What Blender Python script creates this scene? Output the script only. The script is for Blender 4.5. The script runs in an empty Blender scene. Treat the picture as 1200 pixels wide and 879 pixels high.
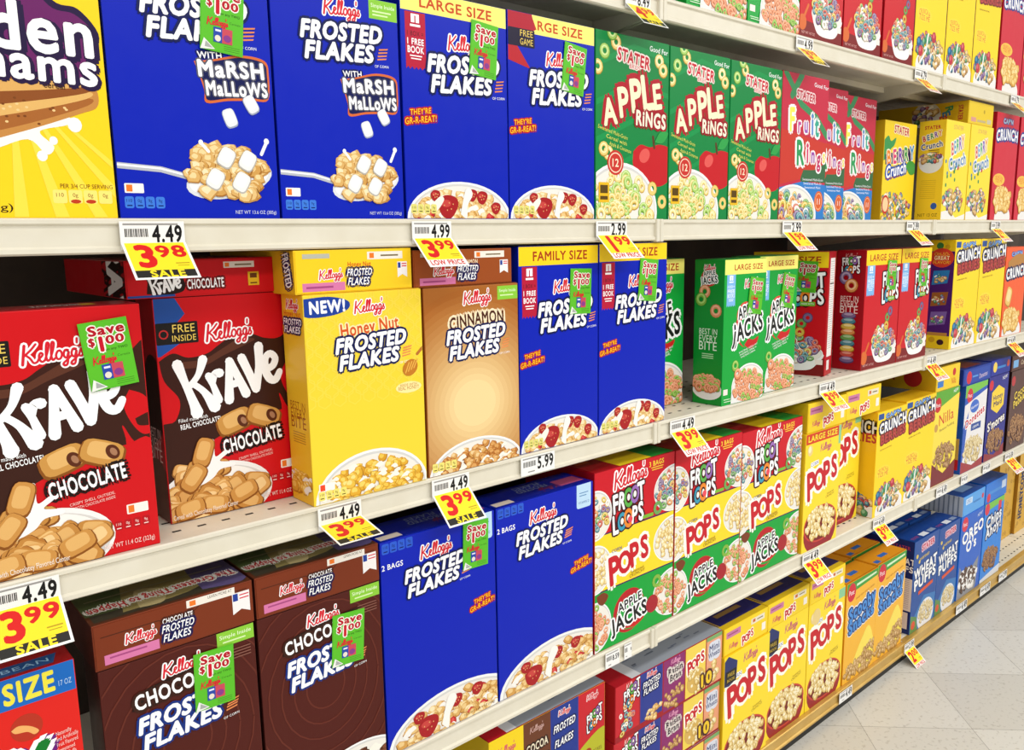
import bpy, bmesh, math, random
import numpy as np
from mathutils import Vector, Matrix
from mathutils.geometry import tessellate_polygon

SC = bpy.context.scene
COL = SC.collection
PI = math.pi
CAM_H = 1.32             # camera height above the floor
EPS = 0.000012           # ink layer step

# ------------------------------------------------------------------ materials
_mats = {}
def lin(h):
    h = h.lstrip('#')
    r = [int(h[i:i+2], 16) / 255 for i in (0, 2, 4)]
    return tuple(c / 12.92 if c <= .04045 else ((c + .055) / 1.055) ** 2.4 for c in r) + (1,)

def mat_print(hexcol):
    """glossy printed carton board, one ink colour"""
    k = 'print_' + hexcol
    if k in _mats: return _mats[k]
    m = bpy.data.materials.new('print ' + hexcol)
    m.use_nodes = True
    nt = m.node_tree; b = nt.nodes['Principled BSDF']
    b.inputs['Base Color'].default_value = lin(hexcol)
    b.inputs['Specular IOR Level'].default_value = .2
    tc = nt.nodes.new('ShaderNodeTexCoord')
    n = nt.nodes.new('ShaderNodeTexNoise'); n.inputs['Scale'].default_value = 35
    mr = nt.nodes.new('ShaderNodeMapRange')
    mr.inputs['To Min'].default_value = .26; mr.inputs['To Max'].default_value = .40
    nt.links.new(tc.outputs['Object'], n.inputs['Vector'])
    nt.links.new(n.outputs['Fac'], mr.inputs['Value'])
    nt.links.new(mr.outputs['Result'], b.inputs['Roughness'])
    _mats[k] = m
    return m

def mat_noise(name, c1, c2, scale, rough=.5, spec=.4, metal=0, bump=0):
    if name in _mats: return _mats[name]
    m = bpy.data.materials.new(name); m.use_nodes = True
    nt = m.node_tree; b = nt.nodes['Principled BSDF']
    b.inputs['Roughness'].default_value = rough
    b.inputs['Specular IOR Level'].default_value = spec
    b.inputs['Metallic'].default_value = metal
    tc = nt.nodes.new('ShaderNodeTexCoord')
    n = nt.nodes.new('ShaderNodeTexNoise'); n.inputs['Scale'].default_value = scale; n.inputs['Detail'].default_value = 4
    r = nt.nodes.new('ShaderNodeValToRGB')
    r.color_ramp.elements[0].color = lin(c1); r.color_ramp.elements[1].color = lin(c2)
    r.color_ramp.elements[0].position = .35; r.color_ramp.elements[1].position = .65
    nt.links.new(tc.outputs['Object'], n.inputs['Vector'])
    nt.links.new(n.outputs['Fac'], r.inputs['Fac'])
    nt.links.new(r.outputs['Color'], b.inputs['Base Color'])
    if bump:
        bp = nt.nodes.new('ShaderNodeBump'); bp.inputs['Strength'].default_value = bump; bp.inputs['Distance'].default_value = .002
        nt.links.new(n.outputs['Fac'], bp.inputs['Height']); nt.links.new(bp.outputs['Normal'], b.inputs['Normal'])
    _mats[name] = m
    return m

# ------------------------------------------------------------------ mesh builder
class MB:
    def __init__(s): s.v = []; s.n = 0; s.f = []; s.mi = []; s.slots = []; s.sidx = {}
    def slot(s, m):
        if m.name not in s.sidx: s.sidx[m.name] = len(s.slots); s.slots.append(m)
        return s.sidx[m.name]
    def add(s, verts, faces, m):
        k = s.slot(m); b = s.n
        s.v.extend([tuple(map(float, p)) for p in verts]); s.n += len(verts)
        for f in faces: s.f.append([int(i) + b for i in f]); s.mi.append(k)
    def box(s, x0, x1, y0, y1, z0, z1, m, bev=.0012):
        bm = bmesh.new()
        bmesh.ops.create_cube(bm, size=1)
        for v in bm.verts:
            v.co = ((x0 + x1) / 2 + v.co.x * (x1 - x0), (y0 + y1) / 2 + v.co.y * (y1 - y0), (z0 + z1) / 2 + v.co.z * (z1 - z0))
        if bev: bmesh.ops.bevel(bm, geom=list(bm.edges), offset=bev, segments=2, profile=.5, affect='EDGES')
        bm.normal_update(); bm.verts.index_update()
        if isinstance(m, dict):
            groups = {}
            for f in bm.faces:
                n = f.normal
                a = max((abs(n.x), 'x'), (abs(n.y), 'y'), (abs(n.z), 'z'))[1]
                key = {'x': 'left' if n.x < 0 else 'right', 'y': 'front' if n.y < 0 else 'back', 'z': 'bottom' if n.z < 0 else 'top'}[a]
                groups.setdefault(m.get(key, m['front']), []).append([v.index for v in f.verts])
            vs = [v.co[:] for v in bm.verts]
            b = s.n; s.v.extend(vs); s.n += len(vs)
            for mm, fs in groups.items():
                k = s.slot(mm)
                for f in fs: s.f.append([i + b for i in f]); s.mi.append(k)
        else:
            s.add([v.co[:] for v in bm.verts], [[v.index for v in f.verts] for f in bm.faces], m)
        bm.free()
    def art(s, a, O, U, V, bend=None):
        O, U, V = Vector(O), Vector(U), Vector(V); N = U.cross(V).normalized()
        O = np.array(O); U = np.array(U); V = np.array(V); N = np.array(N)
        for P, T, c, z in a.items:
            if bend: Q = bend(P, z)
            else: Q = O + P[:, :1] * U + P[:, 1:] * V + N * (.00015 + z)
            k = s.slot(mat_print(c)); b = s.n
            s.v.extend(map(tuple, Q.tolist())); s.n += len(Q)
            s.f.extend((T + b).tolist()); s.mi.extend([k] * len(T))
    def build(s, name, parent=None, smooth=False):
        me = bpy.data.meshes.new(name)
        me.from_pydata(s.v, [], s.f)
        for m in s.slots: me.materials.append(m)
        me.polygons.foreach_set('material_index', s.mi)
        if smooth: me.polygons.foreach_set('use_smooth', [True] * len(s.f))
        me.update()
        o = bpy.data.objects.new(name, me); COL.objects.link(o)
        if parent: o.parent = parent
        return o

# ------------------------------------------------------------------ flat printed artwork
_txt = {}
def text_mesh(s, off, bold):
    k = (s, off, bold)
    if k in _txt: return _txt[k]
    c = bpy.data.curves.new('t', 'FONT'); c.body = s; c.size = 1; c.offset = off; c.resolution_u = 3
    c.space_character = 1 + bold * 2.6
    o = bpy.data.objects.new('t', c); COL.objects.link(o)
    dg = bpy.context.evaluated_depsgraph_get()
    me = o.evaluated_get(dg).to_mesh()
    me.calc_loop_triangles()
    P = np.array([v.co[:2] for v in me.vertices]).reshape(-1, 2)
    T = np.array([t.vertices[:] for t in me.loop_triangles], int).reshape(-1, 3)
    o.evaluated_get(dg).to_mesh_clear()
    bpy.data.objects.remove(o); bpy.data.curves.remove(c)
    P = P / .70                               # cap height -> 1
    x0, x1 = P[:, 0].min(), P[:, 0].max()
    P[:, 0] -= (x0 + x1) / 2
    _txt[k] = (P, T, x1 - x0)
    return _txt[k]

def clip_tris(P, T, W, H):
    mn = P.min(0); mx = P.max(0)
    if mn[0] >= 0 and mn[1] >= 0 and mx[0] <= W and mx[1] <= H: return P, T
    if mx[0] <= 0 or mx[1] <= 0 or mn[0] >= W or mn[1] >= H: return None
    ins = (P[:, 0] >= 0) & (P[:, 1] >= 0) & (P[:, 0] <= W) & (P[:, 1] <= H)
    verts = [tuple(p) for p in P]; tris = []
    for t in T:
        if ins[t[0]] and ins[t[1]] and ins[t[2]]: tris.append(tuple(t)); continue
        poly = [tuple(P[i]) for i in t]
        for ax, lim, sg in ((0, 0, 1), (0, W, -1), (1, 0, 1), (1, H, -1)):
            out = []
            for i in range(len(poly)):
                a, b = poly[i - 1], poly[i]
                da, db = sg * (a[ax] - lim), sg * (b[ax] - lim)
                if (da >= 0) != (db >= 0):
                    q = da / (da - db); out.append((a[0] + (b[0] - a[0]) * q, a[1] + (b[1] - a[1]) * q))
                if db >= 0: out.append(b)
            poly = out
            if len(poly) < 3: break
        if len(poly) < 3: continue
        b = len(verts); verts.extend(poly)
        for i in range(1, len(poly) - 1): tris.append((b, b + i, b + i + 1))
    if not tris: return None
    used = sorted({i for t in tris for i in t}); mp = {i: k for k, i in enumerate(used)}
    return np.array([verts[i] for i in used]), np.array([[mp[i] for i in t] for t in tris])

def smooth_path(pts, n=5):
    out = []
    for i in range(len(pts) - 1):
        p0 = pts[max(i - 1, 0)]; p1 = pts[i]; p2 = pts[i + 1]; p3 = pts[min(i + 2, len(pts) - 1)]
        for k in range(n):
            t = k / n
            out.append(tuple(.5 * (2 * p1[j] + (p2[j] - p0[j]) * t + (2 * p0[j] - 5 * p1[j] + 4 * p2[j] - p3[j]) * t * t + (3 * p1[j] - p0[j] - 3 * p2[j] + p3[j]) * t ** 3) for j in range(len(p1))))
    out.append(tuple(pts[-1]))
    return out

CIRC8 = [(math.cos(k * PI / 4), math.sin(k * PI / 4)) for k in range(8)]

# script lettering of the cereal maker, x right, y up, drawn as pen strokes
SCRIPT = [
    [(.34, .98), (.24, .55), (.12, .02)], [(.86, .98), (.6, .72), (.26, .46)], [(.3, .52), (.5, .3), (.62, .05), (.78, .06), (.88, .2)],
    [(.88, .2), (1.02, .3), (1.1, .42), (1.02, .5), (.93, .38), (.92, .16), (1.02, .03), (1.16, .1)],
    [(1.16, .1), (1.36, .55), (1.46, .9), (1.38, .97), (1.3, .7), (1.24, .25), (1.28, .04), (1.4, .1)],
    [(1.4, .1), (1.6, .55), (1.7, .9), (1.62, .97), (1.54, .7), (1.48, .25), (1.52, .04), (1.64, .12)],
    [(1.92, .48), (1.8, .45), (1.7, .25), (1.74, .06), (1.88, .06), (1.98, .25), (1.96, .42), (1.9, .46)],
    [(2.3, .44), (2.16, .46), (2.06, .25), (2.1, .08), (2.2, .08), (2.32, .38), (2.26, .1), (2.16, -.28), (2.02, -.34), (1.98, -.22), (2.2, -.05), (2.4, .12)],
    [(2.68, .44), (2.54, .46), (2.44, .25), (2.48, .08), (2.58, .08), (2.7, .38), (2.64, .1), (2.54, -.28), (2.4, -.34), (2.36, -.22), (2.58, -.05), (2.78, .12)],
    [(2.8, .98), (2.77, .76)],
    [(2.78, .12), (2.94, .46), (2.92, .3), (2.98, .16), (2.9, .03), (2.78, .06)]]

# chunky melted letters: polylines with a width at every vertex
MELT = {
    'K': [[(.05, 1.05, .17), (.12, .6, .12), (.2, .1, .15), (.22, -.12, .2)], [(.62, 1.02, .15), (.45, .72, .1), (.22, .52, .1)], [(.28, .55, .1), (.48, .3, .11), (.64, -.1, .2)]],
    'r': [[(.66, .62, .12), (.72, .35, .1), (.76, .02, .14)], [(.72, .45, .1), (.8, .62, .12), (.92, .62, .15)]],
    'A': [[(1.2, .82, .12), (1.1, .4, .13), (1.0, -.05, .16)], [(1.2, .82, .14), (1.32, .4, .13), (1.42, -.02, .16)], [(1.1, .28, .12), (1.34, .28, .12)]],
    'V': [[(1.5, .82, .15), (1.6, .4, .14), (1.68, .02, .15)], [(1.68, .02, .15), (1.86, .5, .13), (1.96, .98, .16)]],
    'e': [[(2.0, .4, .12), (2.2, .44, .12), (2.3, .6, .12), (2.2, .74, .12), (2.06, .66, .12), (2.0, .4, .14), (2.06, .16, .14), (2.2, .1, .13), (2.34, .26, .11)]]}

class Art:
    def __init__(s, W, H): s.W = W; s.H = H; s.items = []; s.R = random.Random(7); s.bb = np.zeros((64, 5)); s.n = 0
    def level(s, a, b):
        B = s.bb[:s.n]
        hit = (B[:, 0] < b[0]) & (B[:, 2] > a[0]) & (B[:, 1] < b[1]) & (B[:, 3] > a[1])
        return (B[hit, 4].max() if hit.any() else 0) + EPS
    def tris(s, P, T, c, z=None):
        r = clip_tris(np.asarray(P, float), np.asarray(T, int), s.W, s.H)
        if r is None: return
        # ink lies on whatever is printed under it: one layer above the highest print that it overlaps
        a = r[0].min(0); b = r[0].max(0)
        if z is None: z = s.level(a, b)
        if s.n == len(s.bb): s.bb = np.concatenate([s.bb, np.zeros_like(s.bb)])
        s.bb[s.n] = (a[0], a[1], b[0], b[1], z); s.n += 1
        s.items.append((r[0], r[1], c, z))
    @property
    def top(s): return float(s.bb[:s.n, 4].max()) if s.n else 0.0
    def xy(s, p): return (p[0] * s.W, p[1] * s.H)
    def poly(s, pts, c):
        P = [s.xy(p) for p in pts]
        T = tessellate_polygon([[Vector((x, y, 0)) for x, y in P]])
        s.tris(P, T, c)
    def rawpoly(s, P, c):                      # convex fan, metres
        s.tris(P, [(0, i, i + 1) for i in range(1, len(P) - 1)], c)
    def blob(s, pts, c): s.poly(smooth_path(list(pts) + [pts[0]], 5)[:-1], c)
    def rect(s, u0, v0, u1, v1, c, n=1):
        P = []; T = []
        for k in range(n + 1):
            v = v0 + (v1 - v0) * k / n
            P += [s.xy((u0, v)), s.xy((u1, v))]
            if k: T += [(2*k-2, 2*k-1, 2*k+1), (2*k-2, 2*k+1, 2*k)]
        s.tris(P, T, c)
    def rrect(s, u0, v0, u1, v1, c, r=.02):
        x0, y0 = s.xy((u0, v0)); x1, y1 = s.xy((u1, v1)); r *= s.W; P = []
        for cx, cy, a0 in ((x1-r, y1-r, 0), (x0+r, y1-r, 90), (x0+r, y0+r, 180), (x1-r, y0+r, 270)):
            for k in range(4): a = math.radians(a0 + 30 * k); P.append((cx + r*math.cos(a), cy + r*math.sin(a)))
        s.rawpoly(P, c)
    def ell(s, u, v, rx, ry, c, rot=0, n=26, jit=0):
        x, y = s.xy((u, v)); ca, sa = math.cos(math.radians(rot)), math.sin(math.radians(rot)); P = []
        for k in range(n):
            a = 2 * PI * k / n; q = 1 + (s.R.uniform(-jit, jit) if jit else 0)
            px, py = rx * s.W * math.cos(a) * q, ry * s.W * math.sin(a) * q
            P.append((x + px * ca - py * sa, y + px * sa + py * ca))
        s.rawpoly(P, c)
    def ring(s, u, v, r, hole, c, rot=0, sq=1, n=12):
        x, y = s.xy((u, v)); ca, sa = math.cos(math.radians(rot)), math.sin(math.radians(rot)); P = []
        for q in (1, hole):
            for k in range(n):
                a = 2 * PI * k / n; px, py = r * s.W * math.cos(a) * q, r * s.W * sq * math.sin(a) * q
                P.append((x + px * ca - py * sa, y + px * sa + py * ca))
        T = []
        for k in range(n):
            j = (k + 1) % n; T += [(k, j, n + j), (k, n + j, n + k)]
        s.tris(P, T, c)
    def stroke(s, pts, w, c, raw=False, z0=None):       # pts (u,v[,w]) ; w in W units
        Q = [(p if raw else s.xy(p[:2])) for p in pts]
        ws = [(p[2] if len(p) > 2 and not raw else w) * s.W / 2 for p in pts] if not raw else w
        P = []; QA = np.array([q[:2] for q in Q])
        if z0 is None: z0 = s.level(QA.min(0) - max(ws), QA.max(0) + max(ws))
        for i, (x, y) in enumerate([q[:2] for q in Q]):
            a = Q[max(i - 1, 0)]; b = Q[min(i + 1, len(Q) - 1)]
            dx, dy = b[0] - a[0], b[1] - a[1]; L = math.hypot(dx, dy) or 1
            nx, ny = -dy / L * ws[i], dx / L * ws[i]
            P += [(x + nx, y + ny), (x - nx, y - ny)]
            if i: s.tris(P[-4:], [(0, 1, 3), (0, 3, 2)], c, z0 + i * 2.5e-6)
        for i in (0, len(Q) - 1):
            x, y = Q[i][:2]
            s.tris([(x + ws[i] * ca, y + ws[i] * sa) for ca, sa in CIRC8], [(0, k, k + 1) for k in range(1, 7)], c, z0 + (i + 2) * 2.5e-6 - (4e-6 if i == 0 else 0) + 9e-6)
    def text(s, t, u, v, h, c, w=None, sh=0, rot=0, out=(), bold=.02, arc=0, al='c', taper=0, cond=1):
        """cap height h and width w in W units, centred on (u, v); out = [(radius / h, colour), ...] outermost first"""
        off = 0; extra = max(0, bold - .008) * 1.2 if bold > .022 else 0
        P, T, tw = text_mesh(t, off, bold)
        P = P.copy(); sy = h * s.W
        sx = sy * cond if w is None else w * s.W / tw
        x = P[:, 0] * sx; y = (P[:, 1] - .5) * sy
        half = tw * sx / 2
        if taper: y = y * (1 + taper * x / half)
        if arc: y = y - arc * s.W * (x / half) ** 2
        x = x + sh * y
        if al == 'l': x = x + half
        if al == 'r': x = x - half
        ca, sa = math.cos(math.radians(rot)), math.sin(math.radians(rot))
        ox, oy = s.xy((u, v))
        B = np.stack([ox + x * ca - y * sa, oy + x * sa + y * ca], 1)
        for o in out:
            r, oc = (o[0] + extra) * sy, o[1]; dx, dy = (o[2] * sy, o[3] * sy) if len(o) > 2 else (0, 0)
            for a, b in CIRC8: s.tris(B + (r * a + dx, r * b + dy), T, oc)
        if c and extra > .004:
            for a, b in CIRC8[::2] if h < .06 else CIRC8: s.tris(B + (extra * sx * a, extra * sy * b), T, c)
        if c: s.tris(B, T, c)
    def word(s, letters, out=(), **k):
        """letters = [(char, u, v, h, colour, rot), ...]: all outlines first, then all faces"""
        for o in out:
            for ch, u, v, h, c, rot in letters: s.text(ch, u, v, h, None, rot=rot, out=[o], **k)
        for ch, u, v, h, c, rot in letters: s.text(ch, u, v, h, c, rot=rot, **k)
    def script(s, u, v, w, c='#D81E2E', out='#FFFFFF', rot=4, pen=.11, n=4):
        k = w * s.W / 3.0; zb = s.level((s.xy((u, v))[0] - w * s.W * .55, s.xy((u, v))[1] - w * s.W * .35), (s.xy((u, v))[0] + w * s.W * .55, s.xy((u, v))[1] + w * s.W * .35)); ca, sa = math.cos(math.radians(rot)), math.sin(math.radians(rot)); ox, oy = s.xy((u, v))
        for pw, cc in (((pen * 2.6, out),) if out else ()) + ((pen, c),):
            zb += 3e-4 if cc == c and out else 0
            for si, st in enumerate(SCRIPT):
                q = [((x - 1.5) * k, (y - .4) * k) for x, y in smooth_path(st, n)]
                q = [(ox + x * ca - y * sa, oy + x * sa + y * ca) for x, y in q]
                s.stroke(q, [pw * k / 2 * (1.25 if st is SCRIPT[0] else 1)] * len(q), cc, raw=True, z0=zb + si * 1.4e-5)
    def melt(s, u, v, w, c='#FFFFFF', rot=8, out=None):
        k = w * s.W / 2.35; zb = s.level((s.xy((u, v))[0] - w * s.W * .55, s.xy((u, v))[1] - w * s.W * .35), (s.xy((u, v))[0] + w * s.W * .55, s.xy((u, v))[1] + w * s.W * .35)); ca, sa = math.cos(math.radians(rot)), math.sin(math.radians(rot)); ox, oy = s.xy((u, v))
        for grow, cc in (((.09, out),) if out else ()) + ((0, c),):
            zb += 3e-4 if cc == c and out else 0; si = 0
            for L in MELT.values():
                for st in L:
                    si += 1
                    sp = smooth_path(st, 4)
                    q = [((x - 1.17) * k, (y - .45) * k) for x, y, _ in sp]
                    q = [(ox + x * ca - y * sa, oy + x * sa + y * ca) for x, y in q]
                    s.stroke(q, [(p[2] + grow) * k / 2 * 1.42 for p in sp], cc, raw=True, z0=zb + si * 2e-5)
    # ---- printed food
    def spots(s, cx, cy, rx, ry, n):
        out = []
        for _ in range(n):
            a = s.R.uniform(0, 2 * PI); r = math.sqrt(s.R.random())
            out.append((cx + rx * r * math.cos(a), cy + ry * r * math.sin(a) * s.W / s.H))
        return sorted(out, key=lambda p: -p[1])
    def chunk(s, u, v, r, cols, sq=.75):
        d, m, l = cols; R = s.R; rot = R.uniform(0, 180); x, y = s.xy((u, v)); k = r * s.W
        rad = [R.uniform(.72, 1.15) for _ in range(9)]
        for q, dx, dy, c in ((1.12, .05, -.1, d), (1, 0, 0, m), (.55, -.12, .2, l)):
            P = []
            for i in range(9):
                a = 2 * PI * i / 9 + rot; P.append((x + k * (dx + q * rad[i] * math.cos(a)), y + k * (dy + sq * q * rad[i] * math.sin(a))))
            s.rawpoly(P, c)
    def pillow(s, u, v, r, cols, rot=None, asp=.62):
        d, m, l = cols; rot = math.radians(s.R.uniform(-40, 50) if rot is None else rot); x, y = s.xy((u, v)); k = r * s.W
        for q, dy, c in ((1.1, -.08, d), (1, 0, m), (.68, .1, l)):
            P = []
            for i in range(16):
                a = 2 * PI * i / 16; ex = abs(math.cos(a)) ** .55 * (1 if math.cos(a) > 0 else -1); ey = abs(math.sin(a)) ** .55 * (1 if math.sin(a) > 0 else -1) * asp
                px, py = k * q * ex, k * q * ey
                P.append((x + px * math.cos(rot) - py * math.sin(rot), y + dy * k + px * math.sin(rot) + py * math.cos(rot)))
            s.rawpoly(P, c)
    def food(s, kind, cx, cy, rx, ry, n, size):
        F = FOOD[kind]
        for u, v in s.spots(cx, cy, rx, ry, n):
            sh, cols = s.R.choice(F)
            z = size * s.R.uniform(.8, 1.2)
            if sh == 'f': s.chunk(u, v, z, cols)
            elif sh == 'p': s.pillow(u, v, z * 1.1, cols)
            elif sh == 'b': s.chunk(u, v, z * .85, cols, 1)
            elif sh == 'm': s.blob([(u + z * a, v + z * b * s.W / s.H) for a, b in ((-1, -.2), (-.3, .5), (.5, .8), (1, .2), (.2, -.1), (-.3, -.7))], cols[0])
            else:
                rot = s.R.uniform(0, 180); sq = s.R.uniform(.65, 1)
                s.ring(u, v - .1 * z * s.W / s.H, z * 1.08, .34, cols[0], rot, sq); s.ring(u, v, z, .4, cols[1], rot, sq); s.ring(u - .02 * z, v + .1 * z * s.W / s.H, z * .8, .72, cols[2], rot, sq, 9)
    def bowl(s, kind, cx, cy, rx, ry, n=70, size=.045, rim='#F4F4F2', milk='#EDE9E0', drop=0):
        if drop: s.blob([(cx - rx, cy), (cx - rx * .8, cy - drop * .6), (cx - rx * .45, cy - drop), (cx + rx * .45, cy - drop), (cx + rx * .8, cy - drop * .6), (cx + rx, cy), (cx, cy + .01)], rim)
        s.ell(cx, cy, rx, ry, rim, n=40); s.ell(cx, cy, rx * .955, ry * .94, '#D4D3D0', n=40); s.ell(cx, cy - .003, rx * .93, ry * .9, milk, n=40)
        s.food(kind, cx, cy, rx * .86, ry * .8, n, size)
    def facts(s, u, v, w, c, tc, n=4):
        for k in range(n):
            x = u + w * k / n
            s.rrect(x, v, x + w / n * .88, v + w / n * 1.15 * s.W / s.H, c, .012)
            s.text('110' if k == 0 else '0g' if k == 1 else '9g', x + w / n * .44, v + w / n * .75 * s.W / s.H, w / n * .3, tc, bold=.0)
            s.rect(x + w / n * .2, v + w / n * .2 * s.W / s.H, x + w / n * .7, v + w / n * .32 * s.W / s.H, tc)

T3 = lambda d, m, l: (d, m, l)
FLK = [('f', T3('#B57D37', '#DDB068', '#F2D79C')), ('f', T3('#A9702E', '#D29E52', '#EBC888')), ('f', T3('#C08C48', '#E6C280', '#F7E4B8'))]
BERRY = FLK * 3 + [('b', T3('#8E1416', '#C22A2A', '#DC5450')), ('m', ('#F4F1EA', '', '')), ('f', T3('#C08C48', '#E6C280', '#F7E4B8'))]
def LOOPS(*hs): return [('r', h) for h in hs]
FOOD = {
    'flakes': FLK, 'berry': BERRY,
    'honey': [('f', T3('#B8801C', '#E2AC32', '#F6D468')), ('f', T3('#A97518', '#D89C28', '#EFC650')), ('f', T3('#C49430', '#EBC048', '#FAE08A')), ('m', ('#F6F2E6', '', ''))],
    'cinn': [('f', T3('#7E4413', '#BA7430', '#DCA25C')), ('f', T3('#8E5018', '#C98A42', '#E8BA7A')), ('f', T3('#A9702E', '#D8A45C', '#F0CE96')), ('f', T3('#7E4413', '#BA7430', '#DCA25C')), ('m', ('#F6F2E6', '', ''))],
    'choc': [('f', T3('#2E140A', '#5A2E1A', '#7E4A30')), ('m', ('#F6F2E6', '', ''))],
    'pillow': [('p', T3('#7E4814', '#C4873E', '#E2B06A')), ('p', T3('#8A521A', '#D0954A', '#ECC07C')), ('p', T3('#744010', '#B87834', '#D8A05A')), ('p', T3('#94602A', '#DCA45C', '#F2CC90'))],
    'pops': [('b', T3('#B98C3C', '#EAD08A', '#FBF0CC')), ('b', T3('#C49A4A', '#F0DC9E', '#FFF6DC')), ('b', T3('#AE8234', '#E0C074', '#F6E4AE'))],
    'apple': LOOPS(T3('#A85A34', '#E08E62', '#F2B490'), T3('#4E7A22', '#86B444', '#B2D676'), T3('#B0603A', '#E69A70', '#F6C4A4'), T3('#B0603A', '#DC8860', '#F2B490')),
    'applerings': LOOPS(T3('#B88C2C', '#E8CE78', '#F8ECB4'), T3('#6A9A34', '#A8CC66', '#D2E8A0'), T3('#C09838', '#F0DC90', '#FCF4CC')),
    'fruit': LOOPS(T3('#8A2A28', '#CC5448', '#E49A86'), T3('#3A6A34', '#6FA458', '#AED098'), T3('#2A5468', '#528C98', '#A0C4C8'), T3('#A07C24', '#DCBC50', '#F4E4A0'), T3('#4E3A66', '#7C668E', '#B8A6C0'), T3('#9A5424', '#DC9450', '#F2C89A'), T3('#B8A890', '#F0E8DC', '#FFFFFF')),
    'berries': [('p', T3('#8E6A34', '#D2AC66', '#F0DAA6')), ('b', T3('#7A1E24', '#B84446', '#D8827C')), ('b', T3('#244A60', '#3E7488', '#84AEB8')), ('b', T3('#2A5A3C', '#4A8A5E', '#90BC98')), ('p', T3('#96703A', '#CCA45C', '#ECD49C')), ('b', T3('#4E3260', '#74548A', '#A688B4')), ('p', T3('#7E5A2C', '#B88A4C', '#E0BC84')), ('m', ('#F6F2EA', '', ''))],
    'crunch': [('p', T3('#A87420', '#E0AC4C', '#F4D488')), ('p', T3('#B07C28', '#E8BA60', '#F8DEA0'))],
    'nilla': [('b', T3('#6A4420', '#A87C4C', '#CDA878')), ('b', T3('#5C3A1C', '#946A40', '#BC946A'))],
    'puffs': [('b', T3('#A08444', '#DCC690', '#F2E6C2')), ('b', T3('#94783C', '#CEB67C', '#E8D8AC'))],
    'cocoa': [('r', T3('#20120C', '#4A3024', '#70503E')), ('b', T3('#CFC8C0', '#ECE8E2', '#FFFFFF'))],
    'cookie': [('r', T3('#5A361C', '#96683E', '#BC9062')), ('b', T3('#4A2A16', '#7C5030', '#A87C54'))],
    'grain': [('b', T3('#7A5220', '#B88A48', '#DCB67C')), ('b', T3('#8A602A', '#C69C5A', '#E6C692'))],
}
# ------------------------------------------------------------------ printed designs
WH = '#FFFFFF'; NAVY = '#0B1550'; BLUE = '#0A1FA0'; RED = '#D01622'; YEL = '#FBD51E'; BRED = '#C4121C'; PALEY = '#FDF27A'
GRN = '#12A43C'; KRED = '#D01018'; CHOC = '#3A1A10'; DKBR = '#501A12'; BROWN = '#7A3216'; LIME = '#7CC832'

def logo_ff(a, u, v, w, rot=3, back=NAVY):
    W = a.W; r = W / a.H; h = w * .178; g = h * .60 * r; q = math.radians(rot)
    L = (('FROSTED', u + w * .01, v + g, w), ('FLAKES', u - w * .03, v - g * 1.02, w * .84))
    for t, x, y, ww in L: a.text(t, x, y, h, None, w=ww, sh=.22, rot=rot, out=[(.19, back)], bold=.035)
    for t, x, y, ww in L: a.text(t, x, y, h, WH, w=ww, sh=.22, rot=rot, out=[(.035, WH)], bold=.035)
    for k in range(4):
        x = u + w * .45 + k * .004; y = v - g * 1.35 + k * h * .2 * r
        a.poly([(x, y), (x + .075, y + .012 * r), (x + .08, y + .022 * r), (x, y + .011 * r)], '#E88A50')
    a.text('OF CORN', u + w * .5, v - g * 1.95, h * .16, WH, rot=rot, bold=.02)

def great(a, u, v, s=1.0):
    a.text("THEY'RE", u, v + .022 * s, .035 * s, '#FFC820', rot=8, sh=.15, out=[(.25, '#C01818')], bold=.03, cond=.85)
    a.text("GR-R-REAT!", u, v - .01 * s, .04 * s, '#FFC820', rot=8, sh=.15, out=[(.25, '#C01818')], bold=.03, cond=.8)

def milkdrops(a, pts):
    for u, v, r in pts: a.ell(u, v, r, r * 1.1, '#F6F6F4', n=12)

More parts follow.
